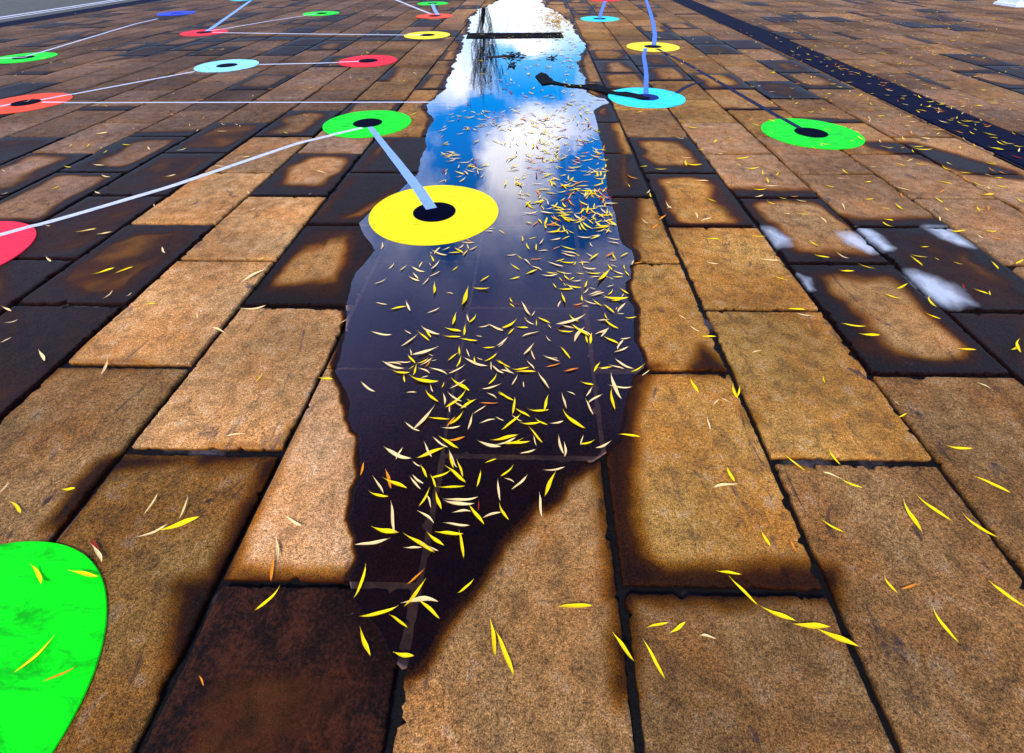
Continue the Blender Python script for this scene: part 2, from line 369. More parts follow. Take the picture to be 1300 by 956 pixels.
AV, AF, AW, AL, AT, AH, AD, AR = [], [], [], [], [], [], [], []
nv = 0
def ring_axis(L, step):
    n = max(2, int(round((L-.016)/step)))
    return np.concatenate([[0], .004 + (L-.008)*np.arange(n+1)/n, [L]])
for c in range(-30, 25):
    x0, x1 = B(c), B(c+1)
    for n in range(-2, 25):
        y0, y1 = yj(c, n), yj(c, n+1)
        # the dark bands and the roadside interrupt the slabs
        a0, a1 = x0, x1
        if a1 < -13.35: continue
        if a0 < BAND_L[1]: a0 = max(a0, BAND_L[1]+.004)
        if BAND_R[0] <= a0 and a1 <= BAND_R[1]: continue
        if a0 < BAND_R[0] < a1: a1 = BAND_R[0]
        elif a0 < BAND_R[1] < a1: a0 = BAND_R[1]
        if a1-a0 < .05: continue
        xc, yc = (a0+a1)/2, (y0+y1)/2
        k = slab_kind(c, n)
        near = abs(xc) < 2.9 and yc < 3.2
        mid = abs(xc) < 6 and yc < 7
        step = .0105 if near else .03 if mid else .11
        gap = (.0062 if c in (0, -1) and n > -1 else .0150) * random.uniform(.8, 1.25)
        u = ring_axis(a1-a0-2*gap, step); v = ring_axis(y1-y0-2*gap, step)
        U, V = np.meshgrid(u, v); nu, nw = len(u), len(v)
        Lx, Ly = u[-1], v[-1]
        X = a0+gap+U; Y = y0+gap+V
        # chipped, wandering edges
        ea = .010 if not (c in (0, -1) and n > -1) else .004
        def edge_noise(s, seed): 
            e = fbm(s*1.0, np.full_like(s, 3.1*c+7.7*n+seed), 7, 5, seed)
            ch = fbm(s, np.full_like(s, 1.7*c+2.9*n+seed*3), 22, 3, seed+40)
            return ea*(.6*e) + .0035*fbm(s, np.full_like(s, .7*c+5.9*n+seed), 60, 2, seed+80)*(ea > .005) - np.where(ch > .3, (ch-.3)*.06, 0)
        wl = np.clip(1-U/.05, 0, 1); wr = np.clip(1-(Lx-U)/.05, 0, 1); wb = np.clip(1-V/.05, 0, 1); wt = np.clip(1-(Ly-V)/.05, 0, 1)
        X = X - wl*edge_noise(Y, 1) + wr*edge_noise(Y, 2); Yn = Y - wb*edge_noise(X, 3) + wt*edge_noise(X, 4)
        # rounded corners
        e = np.minimum(np.minimum(U, Lx-U), np.minimum(V, Ly-V))
        Y = Yn + SHEAR*X
        tx, ty = random.uniform(-.0012, .0012), random.uniform(-.0012, .0012)
        Z = random.uniform(-.0012, .0008) + tx*(U/Lx-.5) + ty*(V/Ly-.5)
        Z = np.where(e < .002, Z-.004, Z)
        # dampness
        P = np.stack([X.ravel(), Y.ravel()], 1)
        f1 = fbm(P[:, 0], P[:, 1], 5, 4, 21); f2 = fbm(P[:, 0], P[:, 1], 2.1, 3, 33)
        ee = e.ravel()
        w = np.zeros(len(P))
        if k in (rim, soak, dark):
            ws_ = [random.uniform(.06, .24) if k == rim else random.uniform(.10, .30) for _ in range(4)]
            ds = [U/ws_[0], (Lx-U)/ws_[1], V/ws_[2], (Ly-V)/ws_[3]]
            en = -np.log(sum(np.exp(-np.minimum(d_, 8)*3.5) for d_ in ds)).ravel()/3.5
            w = (1.2 if k != rim else 1.1)*(1-sstep(-.15, 1.05, en + .50*f2 + .28*f1)) + (0 if k == rim else .04)
            if k == dark: w = np.maximum(w, .62 + .5*f2 + .2*f1)
        elif k == 4:
            side = [V, Lx-U, U, Ly-V][random.randrange(4)] if n > 5 else V
            w = 1.1*(1-sstep(0, random.uniform(.12, .3), side.ravel() + .06*f1 + .06*f2))
        else:
            w = .30*(1-sstep(0, .06, ee + .03*f1))*sstep(.0, .4, f2)
        dp = np.zeros(len(P))
        if -8.9 < xc < 6 and yc < 20:
            sc_ = float(sdist(np.array([[xc, yc + SHEAR*xc]]), pud)[0])
            sd = np.full(len(P), sc_) if abs(sc_) > 1.3 else sdist(P, pud)
            f3 = fbm(P[:, 0], P[:, 1], 16, 4, 61)
            scale_d = .02*max(1.0, yc)   # farther off the soaked margin reads wider
            mg = .018 + .012*min(yc, 6)
            dp = sstep(-.01, .03, sd)
            w = np.maximum(w, 1.25*sstep(-mg*1.2, mg*.05, sd + .014*f3 + .022*f1))
            if (c, n) == (-1, -1): w = np.maximum(w, 1.15*sstep(-.22, -.02, sd + .05*f1 + .02*f3))
            if (c, n) == (0, -1): w = np.maximum(w, .8*sstep(-.07, .0, sd + .02*f1 + .015*f3))
            for i, s in enumerate(stains):
                if max(q[1] for q in s) < y0-.6 or min(q[1] for q in s) > y1+.6: continue
                sd2 = sdist(P, s); q_ = .085 + .008*yc
                w = np.maximum(w, 1.0*sstep(-q_, q_, sd2 + .03*f1 + .015*f3))
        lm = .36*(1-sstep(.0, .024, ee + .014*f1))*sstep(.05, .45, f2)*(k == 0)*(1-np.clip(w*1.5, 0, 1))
        for s, wd in glare_pale:
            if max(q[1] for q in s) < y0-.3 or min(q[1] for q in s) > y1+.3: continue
            lm = np.maximum(lm, sstep(-wd*1.6, wd*1.4, sdist(P, s) + .05*f1 + .03*f2))  # glare of the sky painted as pale patches
        tone = random.uniform(.46, .92) if yc > 5 else random.uniform(.82, 1.05)
        hue = random.uniform(0, .5) + (.30 if c > 4 else .35 if c < -2 else 0)
        if (c, n) in ((1, -1), (2, -1), (3, 0), (3, -1), (-3, 0)): tone = .64; hue = .35
        if (c, n) == (-2, -1): tone = .44; hue = .10
        if (c, n) in ((0, -1),): tone = .95; hue = .35
        if (c, n) in ((-1, 0),): tone = 1.45; hue = .55
        if (c, n) in ((2, 0), (2, 1), (1, 0), (1, 1), (1, 2)): tone = random.uniform(.95, 1.05); hue = .05
        if (c, n) in ((-2, 0), (-3, 1), (-3, 2), (-4, 2)): tone = 1.42; hue = .42
        if (c, n) in ((3, 3), (4, 2), (4, 3), (3, 4), (5, 1), (5, 2), (6, 2), (5, 3)): tone = 1.0; hue = .65
        if c < -3 and yc > 5.2: tone *= .76; hue = min(1, hue+.2)
        if c < -5: tone *= .84; hue = min(1, hue+.55)
        if c > 6: tone *= .86; hue = min(1, hue+.15)
        base = nv
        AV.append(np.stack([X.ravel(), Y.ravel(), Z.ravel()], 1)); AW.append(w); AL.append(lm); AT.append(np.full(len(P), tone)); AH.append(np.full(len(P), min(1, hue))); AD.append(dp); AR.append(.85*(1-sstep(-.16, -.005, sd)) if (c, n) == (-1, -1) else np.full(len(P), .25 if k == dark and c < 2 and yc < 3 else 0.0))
        idx = np.arange(nu*nw).reshape(nw, nu)
        q = np.stack([idx[:-1, :-1], idx[:-1, 1:], idx[1:, 1:], idx[1:, :-1]], -1).reshape(-1, 4) + base
        AF.append(q)
        # skirt
        per = np.concatenate([idx[0, :], idx[1:, -1], idx[-1, -2::-1], idx[-2:0:-1, 0]])
        sk = np.stack([X.ravel()[per], Y.ravel()[per], np.full(len(per), -.035)], 1)
        AV.append(sk); AW.append(w[per]*.4+.6); AL.append(np.zeros(len(per))); AT.append(np.full(len(per), tone*.6)); AH.append(np.full(len(per), .5)); AD.append(np.zeros(len(per))); AR.append(np.zeros(len(per)))
        sidx = base + nu*nw + np.arange(len(per)); pi = per + base
        AF.append(np.stack([np.roll(pi, -1), pi, sidx, np.roll(sidx, -1)], -1))
        nv = base + nu*nw + len(per)
V_ = np.concatenate(AV); F_ = np.concatenate(AF)
me = bpy.data.meshes.new('pavement')
me.vertices.add(len(V_)); me.vertices.foreach_set('co', V_.astype(np.float32).ravel())
me.loops.add(len(F_)*4); me.loops.foreach_set('vertex_index', F_.astype(np.int32).ravel())
me.polygons.add(len(F_)); me.polygons.foreach_set('loop_start', np.arange(0, len(F_)*4, 4, dtype=np.int32)); me.polygons.foreach_set('loop_total', np.full(len(F_), 4, dtype=np.int32))
me.update(calc_edges=True); me.validate()
for nm, arr in (('wet', AW), ('glare_pale', AL), ('tone', AT), ('hue', AH), ('deep', AD), ('rust', AR)):
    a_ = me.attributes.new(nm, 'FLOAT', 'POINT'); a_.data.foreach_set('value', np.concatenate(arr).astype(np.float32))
me.materials.append(MAT['stone'])
pave = bpy.data.objects.new('pavement', me); C.objects.link(pave); structure(pave)
print('pavement verts', len(V_))

structure(sheet('ground', -18.6, 19.5, -1.6, 24.2, -.024, MAT['bed']))
R = 600
vs = [(-R,-R,-.004),(R,-R,-.004),(R,R,-.004),(-R,R,-.004),(-18.6,-1.6,-.004),(19.5,-1.6,-.004),(19.5,24.2,-.004),(-18.6,24.2,-.004)]
structure(link('plaza', vs, [(0,1,5,4),(1,2,6,5),(2,3,7,6),(3,0,4,7)], MAT['plaza']))
# silt that fills the joints under the puddle
silt = rough_outline(pud, .1, .01, 5, 3)
def flat_poly(name, pts, z, mat):
    tri = tessellate_polygon([[Vector((p[0], p[1], 0)) for p in pts]])
    return link(name, [(p[0], p[1], z) for p in pts], [tuple(t) for t in tri], mat)
def face_up(o):
    bm = bmesh.new(); bm.from_mesh(o.data); bmesh.ops.recalc_face_normals(bm, faces=bm.faces)
    if sum(f.normal.z*f.calc_area() for f in bm.faces) < 0: bmesh.ops.reverse_faces(bm, faces=bm.faces)
    bm.to_mesh(o.data); bm.free(); return o
structure(face_up(flat_poly('silt', silt, -.004, MAT['silt'])))
WZ = .0034
structure(face_up(flat_poly('puddle_water', pud_r, WZ, MAT['water'])))

# dark band of setts on the right and at the roadside on the left: rows of narrow setts
def band(name, x0, x1, y0, y1):
    bm = bmesh.new(); rnd = random.Random(4)
    y = y0; w = (x1-x0)
    while y < y1:
        L = .935
        for i in range(1):
            a, b = x0+.002, x0+w-.002
            vs = []
            z = rnd.uniform(-.002, .001)
            for zz, ins in ((-.03, 0), (z-.004, 0), (z, .006)):
                vs.append([bm.verts.new((px, py + SHEAR*px, zz)) for px, py in ((a+ins, y+.004+ins), (b-ins, y+.004+ins), (b-ins, y+L-.004-ins), (a+ins, y+L-.004-ins))])
            for r in range(2):
                for k in range(4): bm.faces.new((vs[r][k], vs[r][(k+1) % 4], vs[r+1][(k+1) % 4], vs[r+1][k]))
            bm.faces.new(vs[2])
        y += L
    me = bpy.data.meshes.new(name); bm.to_mesh(me); bm.free(); me.materials.append(MAT['band'])
    o = bpy.data.objects.new(name, me); C.objects.link(o); return structure(o)
band('paving_band', BAND_R[0]+.006, BAND_R[1]-.006, -1.3, 24.2)
band('paving_band', BAND_L[0], BAND_L[1]-.004, 4, 24.2)
structure(sheet('road', -60, BAND_L[0]-.005, -20, 120, -.0005, MAT['road']))
structure(sheet('road_marking', -13.98, -13.86, -20, 120, .0035, MAT['roadpaint']))
structure(sheet('road_marking', -14.34, -14.16, -20, 120, .0035, MAT['roadpaint']))

# ------------------------------------------------------------------ discs
RAD = .4755
DISCS = []   # (x, y)
def disc(ctr, mat, label, hubmat='hub', hr=.158, hub=True, off=(0, 0)):
    x, y = ctr; DISCS.append((x, y))
    n = 128; zt, zb = .0062, .0005
    vs, fs = [], []
    prof = [(RAD, zb), (RAD, zt-.0006), (RAD-.0012, zt), (RAD*.66, zt), (RAD*.33, zt)]
    rs = random.Random(int(x*100)*7+int(y*100))
    for r, z in prof:
        for i in range(n):
            a = 2*math.pi*i/n
            q = 1 + (.0035*math.sin(3*a+x)+.002*math.sin(7*a+y) if r > .3*1.3 else 0)
            vs.append((r*q*math.cos(a), r*q*math.sin(a), z))
    for k in range(len(prof)-1):
        for i in range(n): fs.append((k*n+i, k*n+(i+1) % n, (k+1)*n+(i+1) % n, (k+1)*n+i))
    fs.append(tuple(range((len(prof)-1)*n, len(prof)*n)))
    o = bpy.data.objects.new('floor_disc', None); C.objects.link(o); o.location = (x, y, 0); o.empty_display_size = .1
    link('disc_face', vs, fs, MAT[mat], o)
    tag(o, label, 'floor disc', 'coloured discs stuck on the paving')
    if hub:
        hv, hf = [], []
        for r, z in ((hr, zt-.0005), (hr, zt+.0010), (hr-.001, zt+.0014)):
            for i in range(64):
                a = 2*math.pi*i/64; hv.append((r*math.cos(a)+off[0], r*math.sin(a)+off[1], z))
        for k in range(2):
            for i in range(64): hf.append((k*64+i, k*64+(i+1) % 64, (k+1)*64+(i+1) % 64, (k+1)*64+i))
        hf.append(tuple(range(128, 192)))
        link('hub', hv, hf, MAT[hubmat], o)
    return o
disc((-.713, 2.996), 'yellow', 'large yellow disc lying at the left edge of the puddle')
disc((-1.816, 5.078), 'green', 'green disc joined to the large yellow disc by a pale blue strip')
disc((1.422, 6.187), 'cyan', 'scuffed cyan disc at the right edge of the puddle with a black ribbon on it', 'bluehub', .158)
disc((2.165, 9.631), 'yellow', 'yellow disc right of the puddle with three blue strips leaving its hub')
disc((1.583, 13.325), 'cyan', 'small far cyan disc right of the puddle with one short blue strip')
disc((2.859, 4.864), 'green', 'green disc on the right with a dark strip ending in its black hub')
disc((-4.947, 7.968), 'paleblue', 'pale blue disc on the left between two white lines')
disc((-7.219, 11.272), 'red', 'red disc far on the left where three pale lines meet')
disc((-5.798, 14.45), 'green', 'small far green disc with a thin line to the red disc')
disc((-2.752, 8.345), 'red', 'red disc left of the puddle at the end of a white line')
disc((-2.243, 10.913), 'yellow', 'small yellow disc left of the puddle at the end of a thin white line')
disc((-2.605, 13.896), 'orange', 'small far orange disc beside the puddle with a small green disc behind it')
disc(G(549.5, 4.5), 'green', 'tiny green disc at the top edge behind the small orange disc')
disc(G(768, 0), 'red', 'red disc at the top edge joined to the far cyan disc')
disc(G(224, 17), 'blue', 'dark blue disc far on the left at the end of a thin line', 'bluehub')
disc(G(311, -1), 'cyan', 'cyan disc at the top edge joined to the far red disc')
disc(G(30, 73.5), 'green', 'green disc at the left edge with thin white lines crossing it')
disc(G(33, 131), 'orange', 'scuffed orange disc at the left edge with white lines leaving its hub')
_q = np.array([G(*p) for p in ((45,297),(43,304),(34,320),(0,337),(30,284.5),(0,281))])
PK = _q.mean(0) - np.array([.3, 0])
for _ in range(300):
    _d = _q - PK; _r = np.linalg.norm(_d, axis=1); PK = PK + .5*((_d/_r[:, None])*(_r-RAD)[:, None]).mean(0)
disc((float(PK[0]), float(PK[1])), 'pink', 'pink red disc cut by the left edge with a white strip running onto it')
_q = np.array([G(*p) for p in ((0,693),(51,688),(98,699),(129,732),(137,770),(134,800),(127,834),(115,864))])
NEAR = _q.mean(0) - np.array([.3, 0])
for _ in range(200):      # circle of the known radius through the visible rim
    _d = _q - NEAR; _r = np.linalg.norm(_d, axis=1); NEAR = NEAR + .5*((_d/_r[:, None])*(_r-RAD)[:, None]).mean(0)
NEAR = (float(NEAR[0]), float(NEAR[1])); print('near disc', NEAR)
# nearest disc: fitted to its visible rim (right side at 137, top at 687)
disc(NEAR, 'green', 'nearest green disc in the bottom left corner with fallen leaves on it')

# ------------------------------------------------------------------ tape lines
def ground_z(x, y):
    for dx, dy in DISCS:
        if (x-dx)**2 + (y-dy)**2 < (RAD+.005)**2: return .0062
    return 0
def tape(pts_px, width, mat, label, name='tape_line', cat='tape line', group='tape lines between the discs', base=.0042, widths=None, seed=0):
    P0 = [np.array(G(*p)) for p in pts_px]
    pts, ws = [], []
    for i in range(len(P0)-1):
        L = np.linalg.norm(P0[i+1]-P0[i]); k = max(2, int(L/.05))
        for j in range(k):
            t = j/k; pts.append(P0[i]*(1-t)+P0[i+1]*t)
            w0 = widths[i] if widths else width; w1 = widths[i+1] if widths else width
            ws.append(w0*(1-t)+w1*t)
    pts.append(P0[-1]); ws.append(widths[-1] if widths else width)
    for _ in range(3 if len(P0) > 2 else 0):
        q = [pts[0]] + [(pts[i-1]+2*pts[i]+pts[i+1])/4 for i in range(1, len(pts)-1)] + [pts[-1]]; pts = q
    vs, fs = [], []
    n = len(pts)
    for i, p in enumerate(pts):
        d = pts[min(i+1, n-1)]-pts[max(i-1, 0)]; d = d/np.linalg.norm(d); nr = np.array([-d[1], d[0]])
        jit = 1 + .10*float(fbm(np.array([i*.37]), np.array([seed*1.7+2.2]), 1, 3, seed)[0])
        for s in (-1, 1):
            q = p + nr*s*ws[i]/2*jit
            z = max(ground_z(*q)+.0018, base) if base > .003 else ground_z(*q) + base
            if z > .0062 or base > .003: pass
            vs.append((q[0], q[1], z)); vs.append((q[0]+nr[0]*s*.001, q[1]+nr[1]*s*.001, z-.0016 if z > .0045 else .0006))
    for i in range(n-1):
        a = i*4; b = a+4     # left top, left bot, right top, right bot
        fs += [(a, a+2, b+2, b), (a+1, a, b, b+1), (a+2, a+3, b+3, b+2)]
    fs += [(0, 1, 3, 2), (4*(n-1), 4*(n-1)+2, 4*(n-1)+3, 4*(n-1)+1)]
    o = face_up(link(name, vs, fs, MAT[mat]))
    org = Vector((pts[n//2][0], pts[n//2][1], 0)); o.data.transform(Matrix.Translation(-org)); o.location = org
    return tag(o, label, cat, group)
tape([(460,163),(380,181.5),(217,237),(100,271.5),(0,299.5),(-40,311)], .052, 'white', 'broad white strip from the green disc to the pink red disc at the left edge', seed=1)
tape([(470,162),(504,205),(531,240),(548,266)], .085, 'skytape', 'sky-tinted pale strip from the green disc to the large yellow disc', widths=[.055,.075,.085,.085], seed=2)
tape([(54,130.5),(300,130),(574,129.8)], .034, 'white', 'long straight white line from the orange disc to the left edge of the puddle', base=.0018, seed=3)
tape([(52,127.5),(150,109),(247,91)], .042, 'white', 'white line from the orange disc to the pale blue disc', seed=4)
tape([(14,133),(-20,140)], .05, 'white', 'short white line from the orange disc out of the left edge', seed=5)
tape([(329,82),(400,80.5),(456,78.5)], .036, 'white', 'white line from the pale blue disc to the red disc left of the puddle', seed=6)
tape([(263,40),(290,21),(318,1)], .09, 'skytape', 'sky-tinted pale strip from the far red disc to the cyan disc at the top edge', seed=7)
tape([(268,39.5),(335,28),(403,17.5)], .045, 'white', 'thin pale line from the far red disc to the far green disc', seed=8)
tape([(270,41.5),(400,43.3),(537,44.8)], .045, 'white', 'thin white line from the far red disc to the small yellow disc', seed=9)
tape([(496,-3),(520,7),(547,17.8)], .075, 'white', 'white line slanting from the top edge onto the small orange disc', seed=10)
tape([(556,19),(551.5,12),(549,5)], .10, 'skytape', 'short sky-tinted pale strip from the small orange disc to the tiny green disc', seed=11)
tape([(34,72),(110,49),(170,31),(200,24)], .05, 'white', 'thin white line from the green disc at the left edge to the dark blue disc', seed=12)
tape([(34,73),(0,74.5),(-30,77)], .05, 'white', 'thin white line from the green disc out of the left edge', seed=13)
tape([(819.5,62),(817,71),(819,82),(820.5,95),(820,120)], .062, 'skybluetape', 'wavy sky-tinted blue strip from the yellow disc right of the puddle to the scuffed cyan disc', seed=14)
tape([(830,58),(831.5,45),(829.5,30),(825,14),(819,-4)], .085, 'skybluetape', 'wavy sky-tinted blue strip from the yellow disc right of the puddle to the top edge', seed=15)
tape([(834,62.5),(870,80),(905,100),(965,135),(1016,164)], .062, 'navy', 'long navy strip from the yellow disc to the green disc on the right', seed=16)
tape([(858,119),(868,112),(880,106.5),(890,105)], .05, 'navy', 'short curved navy strip leaving the scuffed cyan disc to the right', seed=17)
tape([(761,24),(764,13),(768,2)], .09, 'skybluetape', 'short sky-tinted blue strip from the far cyan disc to the red disc at the top edge', seed=18)
# black ribbon with a diamond-shaped end
def ribbon():
    px = [(678.8,97.3),(687.2,92.5),(693,94.5),(702.5,103.2),(715,107),(722,108.6),(735,109),(748,108.2),(756,107.8),(768,111),(780,118),(786,118.6),(795,118),(808,120.6),(822,125),(826,126.6),
          (817,128),(802,125),(785,122.6),(780,121.4),(771,119.6),(750,115),(733,111.6),(722,111),(700,107),(688,108.4),(683,103)]
    pts = rough_outline([G(*p) for p in px], .06, .015, 9, 8)
    n = len(pts); zt = [ground_z(*p)+.010+.012*abs(float(fbm(p[0:1], p[1:2], 2.5, 2, 4)[0])) for p in pts]
    vs = [(p[0], p[1], z) for p, z in zip(pts, zt)] + [(p[0], p[1], z-.006) for p, z in zip(pts, zt)]
    fs = [tuple(t) for t in tessellate_polygon([[Vector((p[0], p[1], 0)) for p in pts]])] + [(i, (i+1) % n, (i+1) % n+n, i+n) for i in range(n)]
    o = face_up(link('black_ribbon', vs, fs, MAT['black']))
    org = Vector((pts[0][0], pts[0][1], 0)); o.data.transform(Matrix.Translation(-org)); o.location = org
    tag(o, 'black ribbon with a diamond shaped end trailing from the cyan disc into the puddle', 'ribbon')
ribbon()

# ------------------------------------------------------------------ drain across the far end of the puddle
def drain():
    a = np.array(G(593, 46)); b = np.array(G(714, 45)); ctr = (a+b)/2; L = np.linalg.norm(b-a); W = .62
    rz = math.atan2((b-a)[1], (b-a)[0])
    root = bpy.data.objects.new('drain_cover', None); C.objects.link(root); root.location = (ctr[0], ctr[1], 0); root.rotation_euler.z = rz
    tag(root, 'long black drain strip crossing the far end of the puddle', 'drain cover')
    def box(bm, x0, x1, y0, y1, z0, z1):
        v = [bm.verts.new(p) for p in ((x0,y0,z0),(x1,y0,z0),(x1,y1,z0),(x0,y1,z0),(x0,y0,z1),(x1,y0,z1),(x1,y1,z1),(x0,y1,z1))]
        for f in ((3,2,1,0),(4,5,6,7),(0,1,5,4),(1,2,6,5),(2,3,7,6),(3,0,4,7)): bm.faces.new([v[i] for i in f])
    bm = bmesh.new()
    for y in (-W/2, W/2-.05): box(bm, -L/2, L/2, y, y+.05, .001, .013)
    for x in (-L/2, L/2-.05): box(bm, x, x+.05, -W/2+.051, W/2-.051, .001, .0125)
    me = bpy.data.meshes.new('frame'); bm.to_mesh(me); bm.free(); me.materials.append(MAT['iron'])
    o = bpy.data.objects.new('frame', me); C.objects.link(o); o.parent = root
    bm = bmesh.new(); x = -L/2+.06
    while x < L/2-.08:
        box(bm, x, x+.035, -W/2+.052, W/2-.052, .002, .0115); x += .052
    me = bpy.data.meshes.new('grating'); bm.to_mesh(me); bm.free(); me.materials.append(MAT['iron'])
    o = bpy.data.objects.new('grating', me); C.objects.link(o); o.parent = root
    o = link('tray', [(-L/2+.05,-W/2+.05,.0042),(L/2-.05,-W/2+.05,.0042),(L/2-.05,W/2-.05,.0042),(-L/2+.05,W/2-.05,.0042)], [(0,1,2,3)], MAT['iron'], root)
drain()

# ------------------------------------------------------------------ white block, far right
def block():
    x, y = G(1289.5, 9.5)
    bm = bmesh.new(); rs = []
    for z, s in ((0, .50), (.05, .50), (.06, .46), (.62, .40), (.66, .42), (.72, .42), (.72, .36), (.66, .35)):
        rs.append([bm.verts.new((x+.5+sx*s, y+.42+sy*s*.8, z)) for sx, sy in ((-1,-1),(1,-1),(1,1),(-1,1))])
    for r in range(len(rs)-1):
        for k in range(4): bm.faces.new((rs[r][k], rs[r][(k+1) % 4], rs[r+1][(k+1) % 4], rs[r+1][k]))
    bm.faces.new(rs[-1])
    bmesh.ops.recalc_face_normals(bm, faces=bm.faces)
    me = bpy.data.meshes.new('concrete_block'); bm.to_mesh(me); bm.free(); me.materials.append(MAT['concrete'])
    me.transform(Matrix.Translation((-x-.5, -y-.42, 0)))
    o = bpy.data.objects.new('concrete_block', me); C.objects.link(o); o.location = (x+.5, y+.42, 0)
    tag(o, 'white concrete block standing in the far right corner', 'concrete block')
block()

# ------------------------------------------------------------------ bare tree whose mirror image lies in the puddle
def tree():
    D = 30.0; rnd = random.Random(8)
    def mirror(px, py):
        az, el = mirror_dir(px, py); g = G(px, py); d0_ = math.hypot(*g)
        return (D*math.sin(az), D*math.cos(az), max(0, (D-d0_))*math.tan(el))
    bx, by, _ = mirror(614, 20)
    root = bpy.data.objects.new('bare_tree', None); C.objects.link(root); root.location = (bx, by, 0)
    tag(root, 'bare dark tree mirrored upside down in the far end of the puddle', 'tree')
    top = mirror(600, 102)[2]
    def tube(bm, pts, rad, sides):
        prev = None
        for i, p in enumerate(pts):
            p = Vector(p); d = (Vector(pts[min(i+1, len(pts)-1)])-Vector(pts[max(i-1, 0)])).normalized()
            u = d.orthogonal().normalized(); w = d.cross(u)
            ring = [bm.verts.new(p + (u*math.cos(2*math.pi*k/sides)+w*math.sin(2*math.pi*k/sides))*rad[i]) for k in range(sides)]
            if prev:
                for k in range(sides): bm.faces.new((prev[k], prev[(k+1) % sides], ring[(k+1) % sides], ring[k]))
            prev = ring
    bt, bc = bmesh.new(), bmesh.new()
    th = top*.36
    tube(bt, [(0,0,-.1),(0,0,.15),(.02,.01,th*.5),(.0,.02,th),(-.05,.0,th*1.25)], [.20,.13,.105,.085,.05], 10)
    def branch(p, d, L, r, lev):
        pts, rr = [Vector(p)], [r]; n = 7; q = Vector(p); dd = Vector(d).normalized()
        for i in range(n):
            dd = (dd + Vector((rnd.gauss(0,.10), rnd.gauss(0,.10), .10))).normalized()
            q = q + dd*L/n; pts.append(q.copy()); rr.append(max(.010, r*(1-(i+1)/n)))
        tube(bc, pts, rr, 5 if lev < 2 else 3)
        if lev < 3:
            for i in range([5, 4, 2][lev]):
                j = rnd.randint(2, n); ang = rnd.uniform(0, 2*math.pi); sp = rnd.uniform(.25, .6)
                nd = (dd + Vector((math.cos(ang)*sp, math.sin(ang)*sp, rnd.uniform(0, .4)))).normalized()
                branch(pts[j], nd, L*rnd.uniform(.36, .66), max(.009, rr[j]*.75), lev+1)
    for i in range(10):
        z = th*rnd.uniform(.35, 1.2); a = i*2.4+rnd.uniform(-.3, .3); sp = rnd.uniform(.18, .66)
        branch((0, 0, z), (math.cos(a)*sp, math.sin(a)*sp, 1), (top-z)*rnd.uniform(.6, .85), .035, 0)
    for nm, bm in (('trunk', bt), ('crown', bc)):
        me = bpy.data.meshes.new(nm); bm.to_mesh(me); bm.free(); me.materials.append(MAT['bark'])
        o = bpy.data.objects.new(nm, me); C.objects.link(o); o.parent = root
    return top
print('tree top', tree())

# ------------------------------------------------------------------ leaves
def leaf_verts(var, seed):
    """unit-length lanceolate leaf along +x from -0.5 to 0.5 with a stalk; returns verts, faces, rib (0 midrib .. 1 edge), end (1 at stalk and tip)"""
    r = random.Random(seed)
    wid = r.uniform(.042, .068); bend = r.gauss(0, .065); curl = r.uniform(.03, .20); fold = r.uniform(.3, 1.1); tw = r.uniform(-1.2, 1.2); skew = r.uniform(.75, 1.2)
    vs, fs, rib, end = [], [], [], []; n = 12
    for i in range(n+1):
        t = i/n
        if t < .09: w = wid*.10
        else: w = wid*max(.03, math.sin(math.pi*((t-.07)/.94)**skew))**.9*(1+.08*math.sin(9*t+seed))
        x = t-.5; y = bend*(1-4*(t-.5)**2) + .012*math.sin(7*t+seed)
        z = curl*(2*(t-.5))**2*.8
        q = 2*bend*-4*(t-.5)
        nrm = Vector((-q, 1)).normalized()
        a = tw*(t-.5)
        for k in (-1, 0, 1):
            vs.append((x+nrm.x*w*k*math.cos(a), y+nrm.y*w*k*math.cos(a), z + abs(k)*w*fold + k*w*math.sin(a) + .01))
            rib.append(abs(k)); end.append(max(0, 1-t/.16, (t-.80)/.2))
    mz = min(v[2] for v in vs); vs = [(v[0], v[1], v[2]-mz) for v in vs]
    for i in range(n):
        for k in (0, 1): fs.append((i*3+k, (i+1)*3+k, (i+1)*3+k+1, i*3+k+1))
    return vs, fs, rib, end
def leaf_attrs(me, rib, end):
    for nm, v in (('rib', rib), ('end', end)):
        a_ = me.attributes.new(nm, 'FLOAT', 'POINT'); a_.data.foreach_set('value', v)
NV = 10
COLS = {'y': 'leafy', 'c': 'leafc', 'o': 'leafo', 'r': 'leafr'}
LV = {c: [leaf_verts(i, 100+i+ord(c)) for i in range(NV)] for c in COLS}
protos = {}
